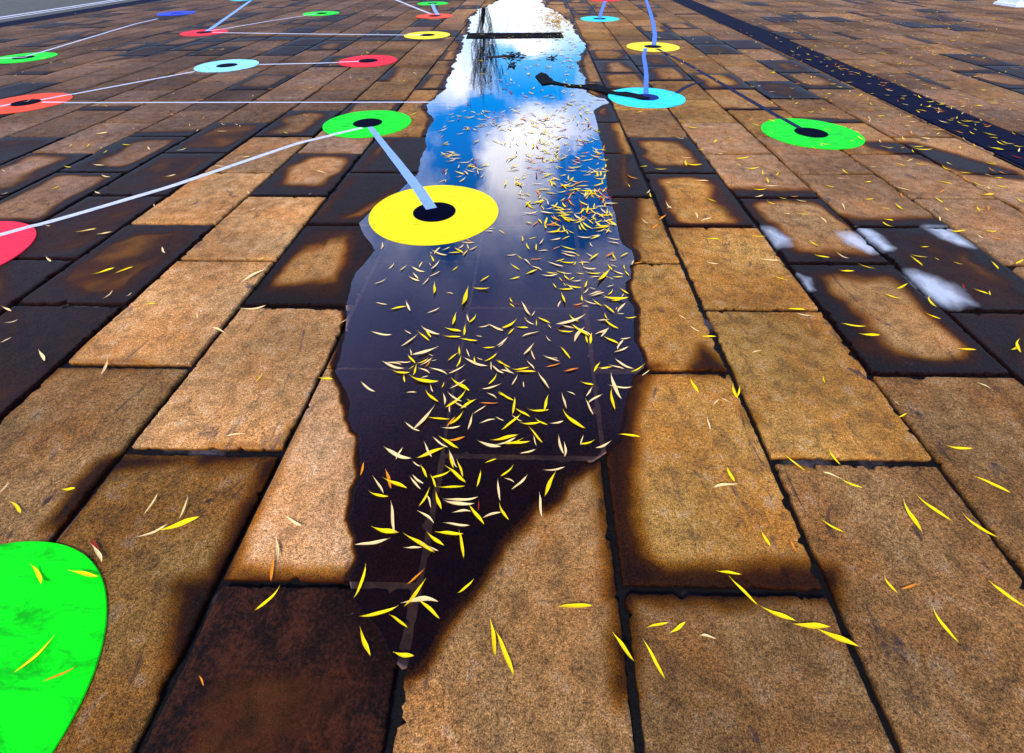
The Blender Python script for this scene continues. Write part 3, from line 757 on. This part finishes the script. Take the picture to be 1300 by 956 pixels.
TILES = [
((440,290),6.5,"c 295,120,285,180;c 395,290,345,345;c 500,310,435,362;c 535,320,650,368;c 630,280,600,335;c 680,290,700,318;c 770,280,697,358;y 690,230,722,290;c 775,160,722,225;c 700,185,835,232;c 860,165,780,195;c 685,205,710,222;y 835,215,940,210;c 975,140,915,185;y 890,168,965,215;y 1000,185,955,238;c 940,118,1060,122;o 990,95,1040,122;c 990,135,1005,185;c 1085,152,1005,193;c 1130,30,1215,35;c 1160,15,1230,5;y 1255,25,1300,45;c 780,360,685,410;c 683,415,628,480;c 510,400,605,445;c 550,375,600,440;y 728,460,723,560;y 920,320,868,362;y 1180,398,1100,450;y 1040,510,1185,513;y 1005,505,950,662;c 820,535,885,550;c 335,428,230,475;c 235,620,340,640;y 500,650,360,680;c 497,610,535,700;c 775,665,668,712;y 910,715,880,820;c 995,715,1015,785;y 1075,725,1010,800;y 805,828,950,862;c 1080,825,1180,805;c 1160,800,1290,850"),
((620,290),6.5,"y 100,35,135,50;y 470,42,600,35;y 600,0,545,45;y 560,38,650,30;y 650,20,710,50;y 645,15,660,60;y 320,95,400,78;y 275,70,280,120;y 305,130,335,190;c 455,90,415,145;y 390,135,390,195;c 400,195,495,192;c 495,105,600,88;y 605,105,672,75;c 720,72,850,85;y 830,100,920,72;c 830,70,925,62;c 880,40,960,20;y 940,15,1020,42;c 1000,5,970,55;c 970,80,1085,100;c 970,115,1080,140;c 835,118,862,158;y 590,150,725,190;o 530,190,590,160;c 590,195,730,225;c 590,210,720,245;y 700,205,760,240;c 140,230,235,222;y 235,225,280,262;c 290,260,350,315;c 350,315,445,358;o 340,268,445,258;y 180,298,262,355;y 300,390,405,350;y 165,430,260,410;c 480,285,620,328;y 545,285,630,262;y 570,285,720,300;c 730,290,840,292;y 700,320,725,285;y 775,270,780,320;c 800,210,860,250;y 830,280,910,220;c 760,330,890,352;o 960,245,1040,210;y 1025,205,1050,270;y 1085,250,1155,212;c 985,270,1060,270;c 1200,270,1180,315;o 1195,298,1270,288;y 980,300,1020,355;c 1000,310,1065,330;c 1020,350,1115,388;y 1120,305,1125,350;y 1120,350,1160,405;y 1010,360,905,462;y 1010,405,1110,408;c 935,365,985,415;c 980,410,1035,430;y 470,375,570,385;y 550,360,640,380;c 600,375,690,380;c 425,402,580,398;y 715,372,790,385;y 790,375,930,388;c 830,412,930,408;y 580,405,610,445;y 620,390,670,440;r 590,450,650,435;y 660,440,712,412;c 670,445,770,442;y 615,450,640,485;y 630,470,770,505;c 650,470,705,520;y 530,465,565,510;y 565,510,700,515;y 820,445,795,510;c 830,505,780,552;c 830,500,890,515;c 815,565,930,530;c 830,575,960,542;y 1025,510,985,560;c 970,495,1035,478;y 1080,498,1155,555;c 1120,545,1095,580;c 940,575,1010,570;y 930,575,1150,598;y 1000,605,1090,600;y 600,550,635,635;c 600,600,575,660;y 770,555,772,612;c 775,595,900,640;y 860,605,940,660;o 690,640,780,625;r 700,660,760,650;c 760,650,830,655;y 940,635,1040,715;c 1135,620,1065,705;c 1050,705,1120,712;c 1045,690,1060,660;y 178,580,200,625;y 170,625,215,660;r 200,620,260,640;c 270,615,345,735;c 385,690,355,740;y 290,740,320,760;c 300,755,380,800;y 395,755,395,815;y 400,740,510,795;c 490,800,520,840;y 665,720,745,785;c 805,735,545,825;y 960,705,980,760;c 885,770,1000,768;y 940,760,1070,850;y 680,800,780,870;c 600,810,715,840;y 560,850,700,870;c 10,800,130,860;y 235,770,110,850;y 220,820,330,830;c 995,830,920,870;y 1115,750,1220,745"),
((440,415),6.5,"c 200,45,380,75;c 480,38,540,75;c 590,72,450,175;y 590,45,690,130;y 635,20,700,105;c 620,10,780,80;y 790,85,950,100;y 985,0,975,95;y 930,110,1085,130;c 1060,80,1120,95;y 1120,188,1230,180;c 1300,140,1250,180;c 530,190,540,255;c 765,185,545,255;c 675,230,720,250;y 505,240,570,315;y 680,268,580,315;y 580,320,550,420;c 715,270,605,340;o 700,285,650,345;y 560,325,510,358;c 750,280,700,292;c 295,290,480,355;c 320,300,460,325;c 395,298,540,303;y 380,375,530,395;y 475,400,482,470;c 590,345,690,395;c 680,345,835,405;c 980,328,840,405;y 525,425,765,478;c 680,410,610,430;c 690,485,715,555;y 655,530,765,635;y 805,460,785,512;c 580,545,490,550;c 120,458,242,545;c 795,550,808,655;y 930,165,930,250;y 925,225,838,295;y 950,245,908,345;c 990,190,1022,265;c 965,260,1165,335;y 1055,250,1060,315;c 1070,260,1125,282;y 1245,228,1130,302;y 865,440,1020,548;c 990,445,850,527;c 835,550,955,632;y 990,530,815,685;c 875,622,995,682;y 1068,605,935,690;y 990,605,1030,622;c 855,640,852,715;y 1240,395,1170,488;c 1280,475,1115,522;c 1155,550,1240,600;y 1250,548,1300,582;o 1095,640,1255,640;c 1155,655,1045,730;c 1045,730,1005,870;c 740,668,560,875;c 480,790,610,870;y 665,755,855,775;o 900,745,825,840;y 970,715,855,830;c 780,850,945,838;c 1095,805,1230,770;c 1225,750,1300,785;c 1190,290,1195,370;c 1210,330,1290,400;y 1235,288,1300,325"),
((620,415),6.5,"y 215,20,160,75;c 165,100,70,175;c 270,95,420,50;c 380,150,290,250;c 345,195,385,285;c 470,85,515,135;y 690,0,830,90;c 790,10,705,135;c 720,15,850,90;y 800,75,815,148;y 850,55,835,160;c 995,20,875,75;c 985,25,920,105;y 945,88,1075,152;c 1180,92,1085,105;c 1118,108,1062,198;c 1160,180,1030,232;y 590,175,672,278;c 450,250,590,303;c 520,260,575,268;o 470,345,595,312;o 620,380,750,352;c 20,330,130,405;y 75,285,180,355;c 310,285,380,365;y 185,360,340,345;c 95,365,215,400;c 130,330,215,395;y 215,385,395,385;c 240,412,192,498;c 290,455,295,512;c 410,390,505,532;c 645,538,718,572;c 605,560,645,698;y 495,580,462,720;y 320,690,500,700;y 80,548,210,630;y 215,590,195,740;y 215,680,345,755;y 265,730,105,865;c 190,735,280,795;y 255,808,435,805;y 385,762,490,820;c 500,805,622,785;y 612,698,800,858;y 755,462,870,490;c 860,505,805,592;c 940,565,822,640;c 800,605,865,740;y 920,300,865,385;y 890,350,1020,345;c 920,360,990,355;c 985,325,1120,362;c 1040,268,1195,355;y 1290,318,1170,388;c 1330,360,1262,415;c 1010,400,1098,622;c 975,495,1180,518;y 1015,520,1045,705"),
((440,540),6.5,"c 310,185,540,285;c 470,185,410,292;c 640,150,705,285;y 815,190,580,282;c 712,100,840,190;y 770,110,930,212;o 830,130,980,102;c 848,215,915,370;y 855,240,890,370;y 912,290,965,440;y 815,350,985,492;y 870,375,695,445;y 690,415,738,525;y 750,520,980,515;y 735,550,785,705;y 692,520,600,682;c 665,580,700,695;c 585,710,725,818;c 540,410,638,490;c 530,430,622,540;c 545,300,615,345;y 615,340,670,450;o 330,375,378,540;y 305,445,508,535;c 215,428,308,580;y 190,560,355,605;o 150,310,120,430;c 370,635,400,910;y 205,848,435,900;c 790,625,1090,615;c 800,630,1060,658;r 1090,625,1085,720;y 1005,660,1135,830;c 870,728,1030,718;c 1285,720,1118,772;y 1105,380,1070,525;c 800,815,1020,840;c 1075,135,1275,188;y 1140,325,1240,288;c 1250,455,1270,640;y 1260,650,1340,795"),
((620,540),6.5,"y 330,25,445,165;c 370,90,395,180;y 15,140,245,95;y 295,115,140,170;c 50,185,230,120;y 130,165,345,155;c 395,208,260,245;c 575,85,618,250;c 622,140,625,270;c 780,90,755,180;y 875,138,755,175;c 1015,130,880,195;y 1070,85,1255,108;y 208,335,98,432;c 130,440,215,480;c 325,420,190,545;c 445,390,630,365;y 552,392,462,600;c 420,560,440,770"),
((440,665),6.5,"c 368,132,75,188;y 475,88,735,250;c 600,150,760,232;c 475,205,630,205;y 660,75,805,190;y 735,82,970,100;y 925,60,965,300;y 168,345,70,630;o 650,375,500,508;y 660,465,480,700;c 450,665,760,650;y 580,615,775,795;y 440,685,115,775;y 355,758,510,870;y 1050,462,915,580"),
((430,570),2.9545,"y 80,670,120,780;y 205,765,285,780;y 570,640,590,785;y 585,685,655,860;y 815,600,955,595;y 1025,690,1105,800;y 1150,675,1235,655;y 1235,695,1300,650;y 1135,715,1220,870"),
((0,570),2.9545,"c 600,165,542,255;c 710,175,675,270;c 510,343,640,290;y 580,315,755,260;r 355,335,378,382;c 345,360,388,432;y 130,443,170,520;y 278,465,390,490;y 222,703,70,845;o 303,820,175,878;c 1040,325,1050,425;o 1028,405,1020,500;y 1055,515,960,608;c 1070,255,1138,297;c 40,125,0,170;y 40,200,85,248;y 232,153,288,150;o 750,850,768,890"),
((860,570),2.9545,"y 395,20,480,88;y 565,0,608,65;c 535,88,620,118;y 605,118,692,153;y 182,70,208,125;y 188,80,213,125;c 125,150,225,135;y 310,310,345,370;o 420,340,452,392;y 530,268,620,320;y 838,195,908,318;y 880,172,1022,280;y 1055,245,1190,340;y 1100,105,1245,172;y 770,475,822,545;o 832,532,898,510;y 948,592,1048,732;y 1152,498,1300,605;y 140,458,238,472;y 190,478,300,590;y 300,590,438,648;y 425,660,570,672;y 510,675,675,745;c 80,700,145,715"),
((860,290),2.9545,"y 100,40,160,45;y 270,30,330,35;c 300,118,380,125;y 355,178,412,198;c 105,125,155,135;y 490,50,532,75;y 505,100,570,115;c 590,92,640,120;y 675,135,740,155;y 600,160,660,165;y 815,235,860,215;y 770,250,838,272;y 935,260,965,305;y 925,318,985,345;y 610,362,705,375;y 672,398,758,405;y 1040,455,1118,460;c 275,472,315,460;y 995,815,1100,830;c 1120,578,1175,605;y 825,715,858,698;c 805,645,828,665;y 545,555,552,585;y 45,562,78,622;y 205,590,225,650;y 235,590,222,640;c 130,670,155,645;c 160,640,200,658;c 105,705,120,765;c 0,325,32,345;c 40,365,82,392;y 80,408,145,410;y 405,308,480,310;c 440,318,500,328;y 1100,225,1165,250;y 1165,235,1170,255;r 1068,208,1075,228;y 865,105,915,145;y 870,100,935,112;y 960,112,980,122;y 1030,125,1070,138;y 1170,125,1200,158;y 1010,12,1080,12;c 1120,20,1145,40;o 1170,38,1220,45;y 1150,10,1195,15;y 1265,140,1295,122;y 905,70,940,72;y 1245,460,1280,445;y 1275,420,1280,475"),
((0,290),2.9545,"c 285,18,360,8;c 365,25,425,15;c 178,110,200,130;y 340,178,435,152;y 430,175,505,148;c 385,272,428,238;c 472,260,498,245;y 540,288,590,285;c 740,318,745,338;c 900,210,1000,158;y 960,125,995,110;c 610,70,622,95;c 795,375,852,398;c 900,310,1005,300;c 155,460,180,505;c 15,298,52,318;c 18,360,75,348;c 0,435,50,412;c 415,490,390,558;c 845,785,930,772;y 960,582,988,552;y 1190,562,1250,568;c 1275,358,1300,345"),
((780,130),5,"y 520,303,570,305;c 500,500,600,507;y 430,395,555,408;y 250,425,335,428;c 320,640,365,690;c 170,745,215,778;y 450,370,455,410;c 410,350,490,363;y 935,435,940,470;y 960,480,972,520;c 880,605,945,592;y 865,555,960,562;c 1060,700,1120,712;y 1140,705,1230,720;c 1145,618,1220,632;c 385,225,445,238;c 580,155,625,162;y 625,265,650,240;c 225,555,200,582;y 700,238,745,236;y 770,390,800,410;y 760,365,855,355;y 820,425,915,425;c 320,515,370,512"),
((1040,130),5,"y 730,605,780,645;y 785,675,840,705;y 800,825,930,825;y 1040,820,1120,828;c 840,720,885,738;y 1100,525,1190,550;y 1005,590,1110,590;y 1060,540,1085,565;y 1000,675,1040,690;o 1055,660,1060,695;y 740,505,845,525;c 110,485,165,490;y 30,525,95,545;o 255,535,305,555;y 270,510,330,508;y 385,670,450,680;c 135,645,160,690;y 275,620,340,620;y 395,740,470,755;y 480,385,545,410;y 600,395,690,405;y 775,410,825,440;y 1090,475,1160,485;y 555,290,720,315;y 1090,295,1170,305;y 1220,280,1300,290;c 750,120,830,145"),
((0,130),5,"c 580,205,690,195;y 440,288,465,270;c 630,300,650,285;y 650,328,685,310;c 595,402,680,410;y 410,408,460,418;c 645,462,705,478;y 315,558,385,535;c 15,432,45,445;c 60,432,80,420;c 1030,478,1120,462;c 1110,312,1190,295;c 600,565,638,582;y 485,830,620,808;c 610,842,705,832;c 0,588,55,572;c 978,645,988,665;c 845,172,860,162;c 1240,190,1260,175;c 290,782,330,788"),
((260,130),5,"c 705,440,780,458;c 215,352,290,345;c 60,405,125,412;c 280,695,325,672;c 100,138,135,148;c 190,138,210,150;c 265,565,285,590;c 655,590,680,582"),
]
leaves = []
for (ox, oy), s, txt in TILES:
    for it in txt.split(';'):
        c, co = it.split(' '); a = [float(v) for v in co.split(',')]
        x0, y0, x1, y1 = ox+a[0]/s, oy+a[1]/s, ox+a[2]/s, oy+a[3]/s
        leaves.append((math.hypot(x1-x0, y1-y0), c, G(x0, y0), G(x1, y1), (x0+x1)/2, (y0+y1)/2))
leaves.sort(key=lambda t: -t[0])
NTH = 300
pud_np = np.array(pud)
mids = np.array([((l[2][0]+l[3][0])/2, (l[2][1]+l[3][1])/2) for l in leaves])
on_p = sdist(mids, pud_np) > -.02
CN = {'y': 'yellow', 'c': 'pale cream', 'o': 'orange', 'r': 'dark red'}
SPECIAL = [  # (px, py, label)
 ((51, 732), 'small yellow leaf near the top of the nearest green disc'),
 ((113, 731), 'yellow leaf lying across the right rim of the nearest green disc'),
 ((49, 832), 'long pale yellow leaf slanting in the lower part of the nearest green disc'),
 ((81, 858), 'brownish orange leaf at the bottom of the nearest green disc'),
 ((124, 691), 'small dark red leaf on the dry slab right of the nearest green disc'),
 ((124, 704), 'cream leaf touching a dark red leaf right of the nearest green disc'),
 ((226, 667), 'bright yellow leaf overlapping a cream leaf on the slab beside the nearest green disc'),
 ((195, 677), 'cream leaf under the tip of a bright yellow leaf right of the nearest green disc'),
 ((193, 641), 'slim cream leaf slanting above the overlapping pair right of the nearest green disc'),
 ((235, 645), 'short upright cream leaf above the overlapping pair right of the nearest green disc'),
 ((626, 811), 'narrow upright yellow leaf, left one of the pair on the pale slab at the bottom'),
 ((640, 831), 'wide long yellow leaf, right one of the pair on the pale slab at the bottom'),
 ((729, 772), 'lone yellow leaf lying level on the pale slab right of the puddle tip'),
 ((789, 821), 'yellow leaf lying over the dark joint at the bottom beside the pale slab'),
 ((943, 750), 'upper yellow leaf of the chain of four crossing the joint at the bottom right'),
 ((985, 779), 'second yellow leaf of the chain of four at the bottom right'),
 ((1028, 795), 'third yellow leaf of the chain of four, nearly level, at the bottom right'),
 ((1060, 810), 'last yellow leaf of the chain of four at the bottom right'),
 ((1155, 655), 'yellow leaf left of the long curved one on the brown slab at the right'),
 ((1182, 646), 'long curved yellow leaf on the brown slab at the right'),
 ((1240, 669), 'yellow leaf lying along the joint by the right edge'),
 ((1257, 617), 'yellow leaf on the slab at the right edge above the joint leaf'),
 ((1275, 757), 'long yellow leaf at the bottom of the right edge'),
 ((1198, 794), 'slim yellow leaf slanting on the large brown slab in the bottom right corner'),
 ((351, 695), 'cream leaf on the grey slab just above an orange leaf, left of the puddle'),
 ((346, 723), 'orange leaf hanging over the wet joint left of the puddle'),
 ((341, 760), 'yellow leaf below the wet joint on the dark red slab left of the puddle'),
 ((373, 663), 'small cream leaf alone in the middle of the grey slab left of the puddle'),
]
def place_label(c, px, py, wetp, L):
    col = CN[c]
    for (sx, sy), lab in SPECIAL:
        if abs(px-sx) < 7 and abs(py-sy) < 9: return lab, None
    if wetp:
        if py > 760: where = 'in the dark tip of the puddle'
        elif py > 672: where = 'in the narrow lower end of the puddle above its tip'
        elif py > 585: where = 'in the puddle beside the pale dry slab corner' if px > 600 else 'in the puddle right of the grey dry slab'
        elif py > 490: where = ('at the left side of the near puddle' if px < 560 else 'in the middle of the near puddle' if px < 690 else 'at the right side of the near puddle')
        elif py > 400: where = ('left of the thick drift in the middle of the puddle' if px < 560 else 'in the thick drift in the middle of the puddle' if px < 720 else 'in the drift along the right bank of the puddle')
        else: where = 'just below the large yellow disc in the puddle' if px < 640 else 'in the drift right of the large yellow disc'
        size = 'long' if L > .095 else 'short'
        lab = f'{size} {col} leaf floating {where}'; grp = f'{size} {col} leaves {where}'
    else:
        if px > 860: where = 'on the dry slabs of the lower right' if py > 570 else 'on the slabs right of the puddle, level with its middle' if py > 300 else 'on the far slabs around the green disc on the right'
        elif px > 700: where = 'on the dry slabs along the right bank of the puddle'
        elif px > 400: where = 'on the pale dry slab below the puddle' if py > 560 else 'on the slabs along the left bank of the puddle'
        else: where = 'on the brown slabs of the lower left' if py > 560 else 'on the slabs left of the puddle, level with its middle' if py > 310 else 'on the dark slabs by the broad white strip'
        lab = f'{col} leaf lying {where}'; grp = f'{col} leaves lying {where}'
    return lab, grp
stuff_items = []
def base_z(x, y, wetp):
    z = ground_z(x, y)
    return z+.0018 if z else (WZ+.0004 if wetp else .0012)
zoff = 0
for i, (pl, c, a, b, px, py) in enumerate(leaves):
    a = np.array(a); b = np.array(b); L = float(np.linalg.norm(b-a)); ctr = (a+b)/2
    L = min(L, .19); ang = math.atan2(b[1]-a[1], b[0]-a[0]); var = (i*7+3) % NV
    z = base_z(ctr[0], ctr[1], on_p[i]) + (i % 5)*.0012
    if i < NTH:
        key = (c, var)
        if key not in protos:
            vs, fs, rb, en = LV[c][var]
            o = link('fallen_leaf', vs, fs, MAT[COLS[c]], smooth=True); leaf_attrs(o.data, rb, en); protos[key] = o
        else:
            o = protos[key].copy(); C.objects.link(o)
            for kk in ('group',):
                if kk in o: del o[kk]
        o.location = (ctr[0], ctr[1], z); o.rotation_euler = (random.uniform(-.10, .10), 0, ang); o.scale = (L, max(L, .075)*random.uniform(.85, 1.15), L)
        lab, grp = place_label(c, px, py, on_p[i], L)
        o['label'] = lab; o['category'] = 'leaf'
        if grp: o['group'] = grp
    else: stuff_items.append((c, var, ctr[0], ctr[1], z, ang, L))

# the many small leaves farther off
def scatter(n, sampler, lo=.06, hi=.12, mix='yyyyccco'):
    k = 0; tries = 0
    while k < n and tries < n*60:
        tries += 1
        px, py = sampler()
        x, y = G(px, py); wetp = bool(sdist(np.array([[x, y]]), pud_np)[0] > 0)
        yield px, py, x, y, wetp
        k += 1
def add(px, py, x, y, wetp, mix='yyyyccco', lo=.06, hi=.135):
    stuff_items.append((random.choice(mix), random.randrange(NV), x, y, base_z(x, y, wetp)+random.uniform(0, .004), random.uniform(0, 6.283), random.uniform(lo, hi)))
def tri(a, b, m): return random.triangular(a, b, m)
PMIX = 'yyyyyyycccor'
for p in scatter(230, lambda: (lambda y: (tri(640+(y<40)*15, 772-(110-min(110,y))*.42, 752-(110-min(110,y))*.42), y))(random.uniform(2, 128))):
    if p[4]: add(*p, mix='yyyyoccr', lo=.06)
for p in scatter(480, lambda: (random.gauss(706, 13), random.gauss(22, 10))):
    if p[4] and p[1] > 0: add(*p, mix='yyyyyyooccr', lo=.08, hi=.16)
for p in scatter(420, lambda: (lambda y: (tri(640, 795, 768), y))(random.uniform(128, 292))): 
    if p[4]: add(*p, mix=PMIX)
for p in scatter(75, lambda: (random.uniform(560, 720), random.triangular(130, 250, 160))):
    if p[4]: add(*p, mix=PMIX)
for p in scatter(40, lambda: (random.gauss(620, 30), random.gauss(150, 8))):
    if p[4]: add(*p, mix='ccccyr')
for p in scatter(22, lambda: (random.uniform(560, 610), random.uniform(185, 232))):
    if p[4]: add(*p, mix='ccy')
for p in scatter(60, lambda: (random.uniform(590, 650), random.uniform(20, 125))):
    if p[4]: add(*p, mix='yrroc')
for p in scatter(26, lambda: (random.uniform(595, 715), random.uniform(42, 50))): add(*p, mix='yco', lo=.09)
for p in scatter(420, lambda: (random.triangular(745, 1300, 1200), random.triangular(0, 250, 20))): 
    if not p[4] and p[1] < 40 + (p[0]-740)*.40: add(*p, mix='yyyyyooccr')
for p in scatter(170, lambda: (random.uniform(1000, 1300), abs(random.gauss(0, 45)))): add(*p, mix='yyyyoor')
for p in scatter(90, lambda: (random.uniform(780, 1300), random.uniform(60, 300))):
    if not p[4]: add(*p, mix='yyoc')
for p in scatter(48, lambda: (lambda t: (870+t*430+random.uniform(-15, 25), t*190+random.uniform(-6, 6)))(random.random()**.7)): add(*p, mix='yyoc')
for p in scatter(70, lambda: (random.uniform(0, 560), random.uniform(5, 190))):
    if not p[4]: add(*p, mix='yco')
sv, sf, smi, srb, sen = [], [], [], [], []
mkeys = ['y', 'c', 'o', 'r']
for c, var, x, y, z, ang, L in stuff_items:
    vs, fs, rb, en = LV[c][var]; srb += rb; sen += en; b = len(sv); ca, sa = math.cos(ang)*L, math.sin(ang)*L
    wz = .9 if y > 3 else 1.0
    for v in vs: sv.append((x+v[0]*ca-v[1]*wz*sa, y+v[0]*sa+v[1]*wz*ca, z+v[2]*L))
    sf += [tuple(i+b for i in f) for f in fs]; smi += [mkeys.index(c)]*len(fs)
fl = link('leaf_litter', sv, sf, [MAT[COLS[c]] for c in mkeys], smooth=True)
fl.data.polygons.foreach_set('material_index', smi); leaf_attrs(fl.data, srb, sen); stuff(fl)
fl['label'] = 'small yellow and brown leaves strewn over the far puddle and slabs'; fl['category'] = 'leaves'
print('leaves', len(leaves), 'stuff', len(stuff_items))

# dark sodden clumps in the far puddle
def clump(px, py, n, spread, label, twig=None):
    x, y = G(px, py); rnd = random.Random(int(px)); vs_, fs_ = [], []
    for i in range(n):
        vs, fs, _, _ = LV['r'][rnd.randrange(NV)]; b = len(vs_); a = rnd.uniform(0, 6.28); L = rnd.uniform(.10, .18); cx, cy = rnd.gauss(0, spread), rnd.gauss(0, spread*1.5)
        for v in vs: vs_.append((cx+(v[0]*math.cos(a)-v[1]*2.6*math.sin(a))*L, cy+(v[0]*math.sin(a)+v[1]*2.6*math.cos(a))*L, .004+v[2]*L*2.2+rnd.uniform(0, .004)+i*.002))
        fs_ += [tuple(k+b for k in f) for f in fs]
    if twig:
        g = G(*twig); b = len(vs_); dx, dy = g[0]-x, g[1]-y; L = math.hypot(dx, dy); nx, ny = -dy/L*.012, dx/L*.012
        for t in (0, 1):
            for q in ((nx, ny, .005), (0, 0, .022), (-nx, -ny, .005)): vs_.append((dx*t+q[0], dy*t+q[1], q[2]))
        fs_ += [(b, b+1, b+4, b+3), (b+1, b+2, b+5, b+4), (b+2, b, b+3, b+5)]
    o = link('leaf_clump', vs_, fs_, MAT['leafd']); o.location = (x, y, 0)
    tag(o, label, 'leaf clump')
clump(654, 71, 16, .07, 'black sodden clump of leaves with a twig in the far puddle', (619, 73))
clump(663.5, 73, 5, .03, 'small black clump right beside the sodden clump with a twig')
clump(650, 83, 6, .035, 'small black clump just below the sodden clump with a twig')
clump(701.5, 74.5, 4, .02, 'tiny dark clump in the far puddle left of its right bank')

# ------------------------------------------------------------------ sky and sun
SUN_EL, SUN_AZ = math.radians(48), math.radians(205)      # azimuth clockwise from +y: behind the camera
w = bpy.data.worlds.new('World'); SC.world = w; w.use_nodes = True
nt = w.node_tree; nt.nodes.clear()
wo = nt.nodes.new('ShaderNodeOutputWorld'); bg = nt.nodes.new('ShaderNodeBackground'); nt.links.new(bg.outputs[0], wo.inputs[0])
bg.inputs[1].default_value = .13
sky = nt.nodes.new('ShaderNodeTexSky'); sky.sky_type = 'NISHITA'; sky.sun_disc = False
sky.sun_elevation = SUN_EL; sky.sun_rotation = SUN_AZ; sky.air_density = 1.2; sky.dust_density = .2; sky.ozone_density = 3
hs = nt.nodes.new('ShaderNodeHueSaturation'); hs.inputs['Hue'].default_value = .518; hs.inputs['Saturation'].default_value = 1.75; hs.inputs['Value'].default_value = 4.0
nt.links.new(sky.outputs[0], hs.inputs['Color'])
tc = nt.nodes.new('ShaderNodeTexCoord'); gen = tc.outputs['Generated']
sep = nt.nodes.new('ShaderNodeSeparateXYZ'); nt.links.new(gen, sep.inputs[0])
az = math_n(nt, 'ARCTAN2', sep.outputs[0], sep.outputs[1]); el = math_n(nt, 'ARCSINE', sep.outputs[2])
n1 = noise(nt, gen, 6.5, 8, .62, .3); n2 = noise(nt, gen, 22, 6, .6)
wob = math_n(nt, 'MULTIPLY', math_n(nt, 'SUBTRACT', n2, .5), .09)
azw = math_n(nt, 'ADD', az, wob); elw = math_n(nt, 'ADD', el, math_n(nt, 'MULTIPLY', wob, .8))
fac = math_n(nt, 'ADD', math_n(nt, 'MULTIPLY', math_n(nt, 'SUBTRACT', n1, .5), 1.1), .42)
BL = [ # px, py, az size deg, el size deg, amount
 (690, 25, 4, 2.2, .6), (665, 58, 2.2, .9, .5), (585, 112, 2.6, 2.2, .5), (690, 168, 4.5, 2.4, .75), (640, 205, 3.2, 3.2, .6), (655, 262, 4, 4, .35),
 (675, 98, 3.0, 1.8, -.85), (640, 72, 2.2, .9, -.35), (700, 44, 1.8, .5, -.45), (618, 135, 2.5, .9, -.35), (720, 75, 2.5, 1.6, -.4), (595, 148, 3, 1.0, -.45), (588, 214, 2.0, 3.0, -.8), (745, 212, 3.0, 3.2, -.85), (725, 275, 4, 3.5, -.5), (560, 185, 1.8, 3, -.2), (560,300,3,4,-.4)]
for px, py, sa, se, am in BL:
    a0, e0 = mirror_dir(px, py)
    da = math_n(nt, 'DIVIDE', math_n(nt, 'SUBTRACT', azw, a0), math.radians(sa)); de = math_n(nt, 'DIVIDE', math_n(nt, 'SUBTRACT', elw, e0), math.radians(se))
    r2 = math_n(nt, 'ADD', math_n(nt, 'MULTIPLY', da, da), math_n(nt, 'MULTIPLY', de, de))
    g = math_n(nt, 'POWER', 2.71828, math_n(nt, 'MULTIPLY', r2, -1))
    fac = math_n(nt, 'ADD', fac, math_n(nt, 'MULTIPLY', g, am))
cf = ramp(nt, fac, [(.20, 0), (.48, .38), (.90, 1)])
# sky and cloud dimmed overhead, clouds tinted lavender, to tone the near puddle's reflection
el_n = nt.nodes.new('ShaderNodeMapRange'); nt.links.new(el, el_n.inputs[0]); el_n.inputs[1].default_value = math.radians(22); el_n.inputs[2].default_value = math.radians(56)
el_n.inputs[3].default_value = 1; el_n.inputs[4].default_value = .06
CLOUD = (29, 29, 33)
lo_n = nt.nodes.new('ShaderNodeMapRange'); nt.links.new(el, lo_n.inputs[0]); lo_n.inputs[1].default_value = math.radians(4); lo_n.inputs[2].default_value = math.radians(19)
lo_n.inputs[3].default_value = .42; lo_n.inputs[4].default_value = 1
class _E: pass
_e = _E(); _e.outputs = [math_n(nt, 'MULTIPLY', el_n.outputs[0], lo_n.outputs[0])]; el_n = _e
CLOUD = mixc(nt, ramp(nt, el, [(.42, 0), (.75, 1)]), CLOUD, (22, 18, 33))
cl = mixc(nt, 1.0, CLOUD, tone_rgb(nt, el_n.outputs[0]), 'MULTIPLY')
nt.links.new(mixc(nt, cf, mixc(nt, 1.0, hs.outputs[0], tone_rgb(nt, el_n.outputs[0]), 'MULTIPLY'), cl), bg.inputs[0])

sl = bpy.data.lights.new('sun', 'SUN'); sl.energy = 3.0; sl.angle = math.radians(12); sl.color = (1, .90, .77)
so = bpy.data.objects.new('sun', sl); C.objects.link(so)
sd_ = Vector((math.sin(SUN_AZ)*math.cos(SUN_EL), math.cos(SUN_AZ)*math.cos(SUN_EL), math.sin(SUN_EL)))
so.rotation_euler = sd_.to_track_quat('Z', 'Y').to_euler()

SC.view_settings.view_transform = 'Standard'; SC.view_settings.look = 'None'
SC.view_settings.exposure = .36; SC.view_settings.gamma = 1; SC.view_settings.use_curve_mapping = False
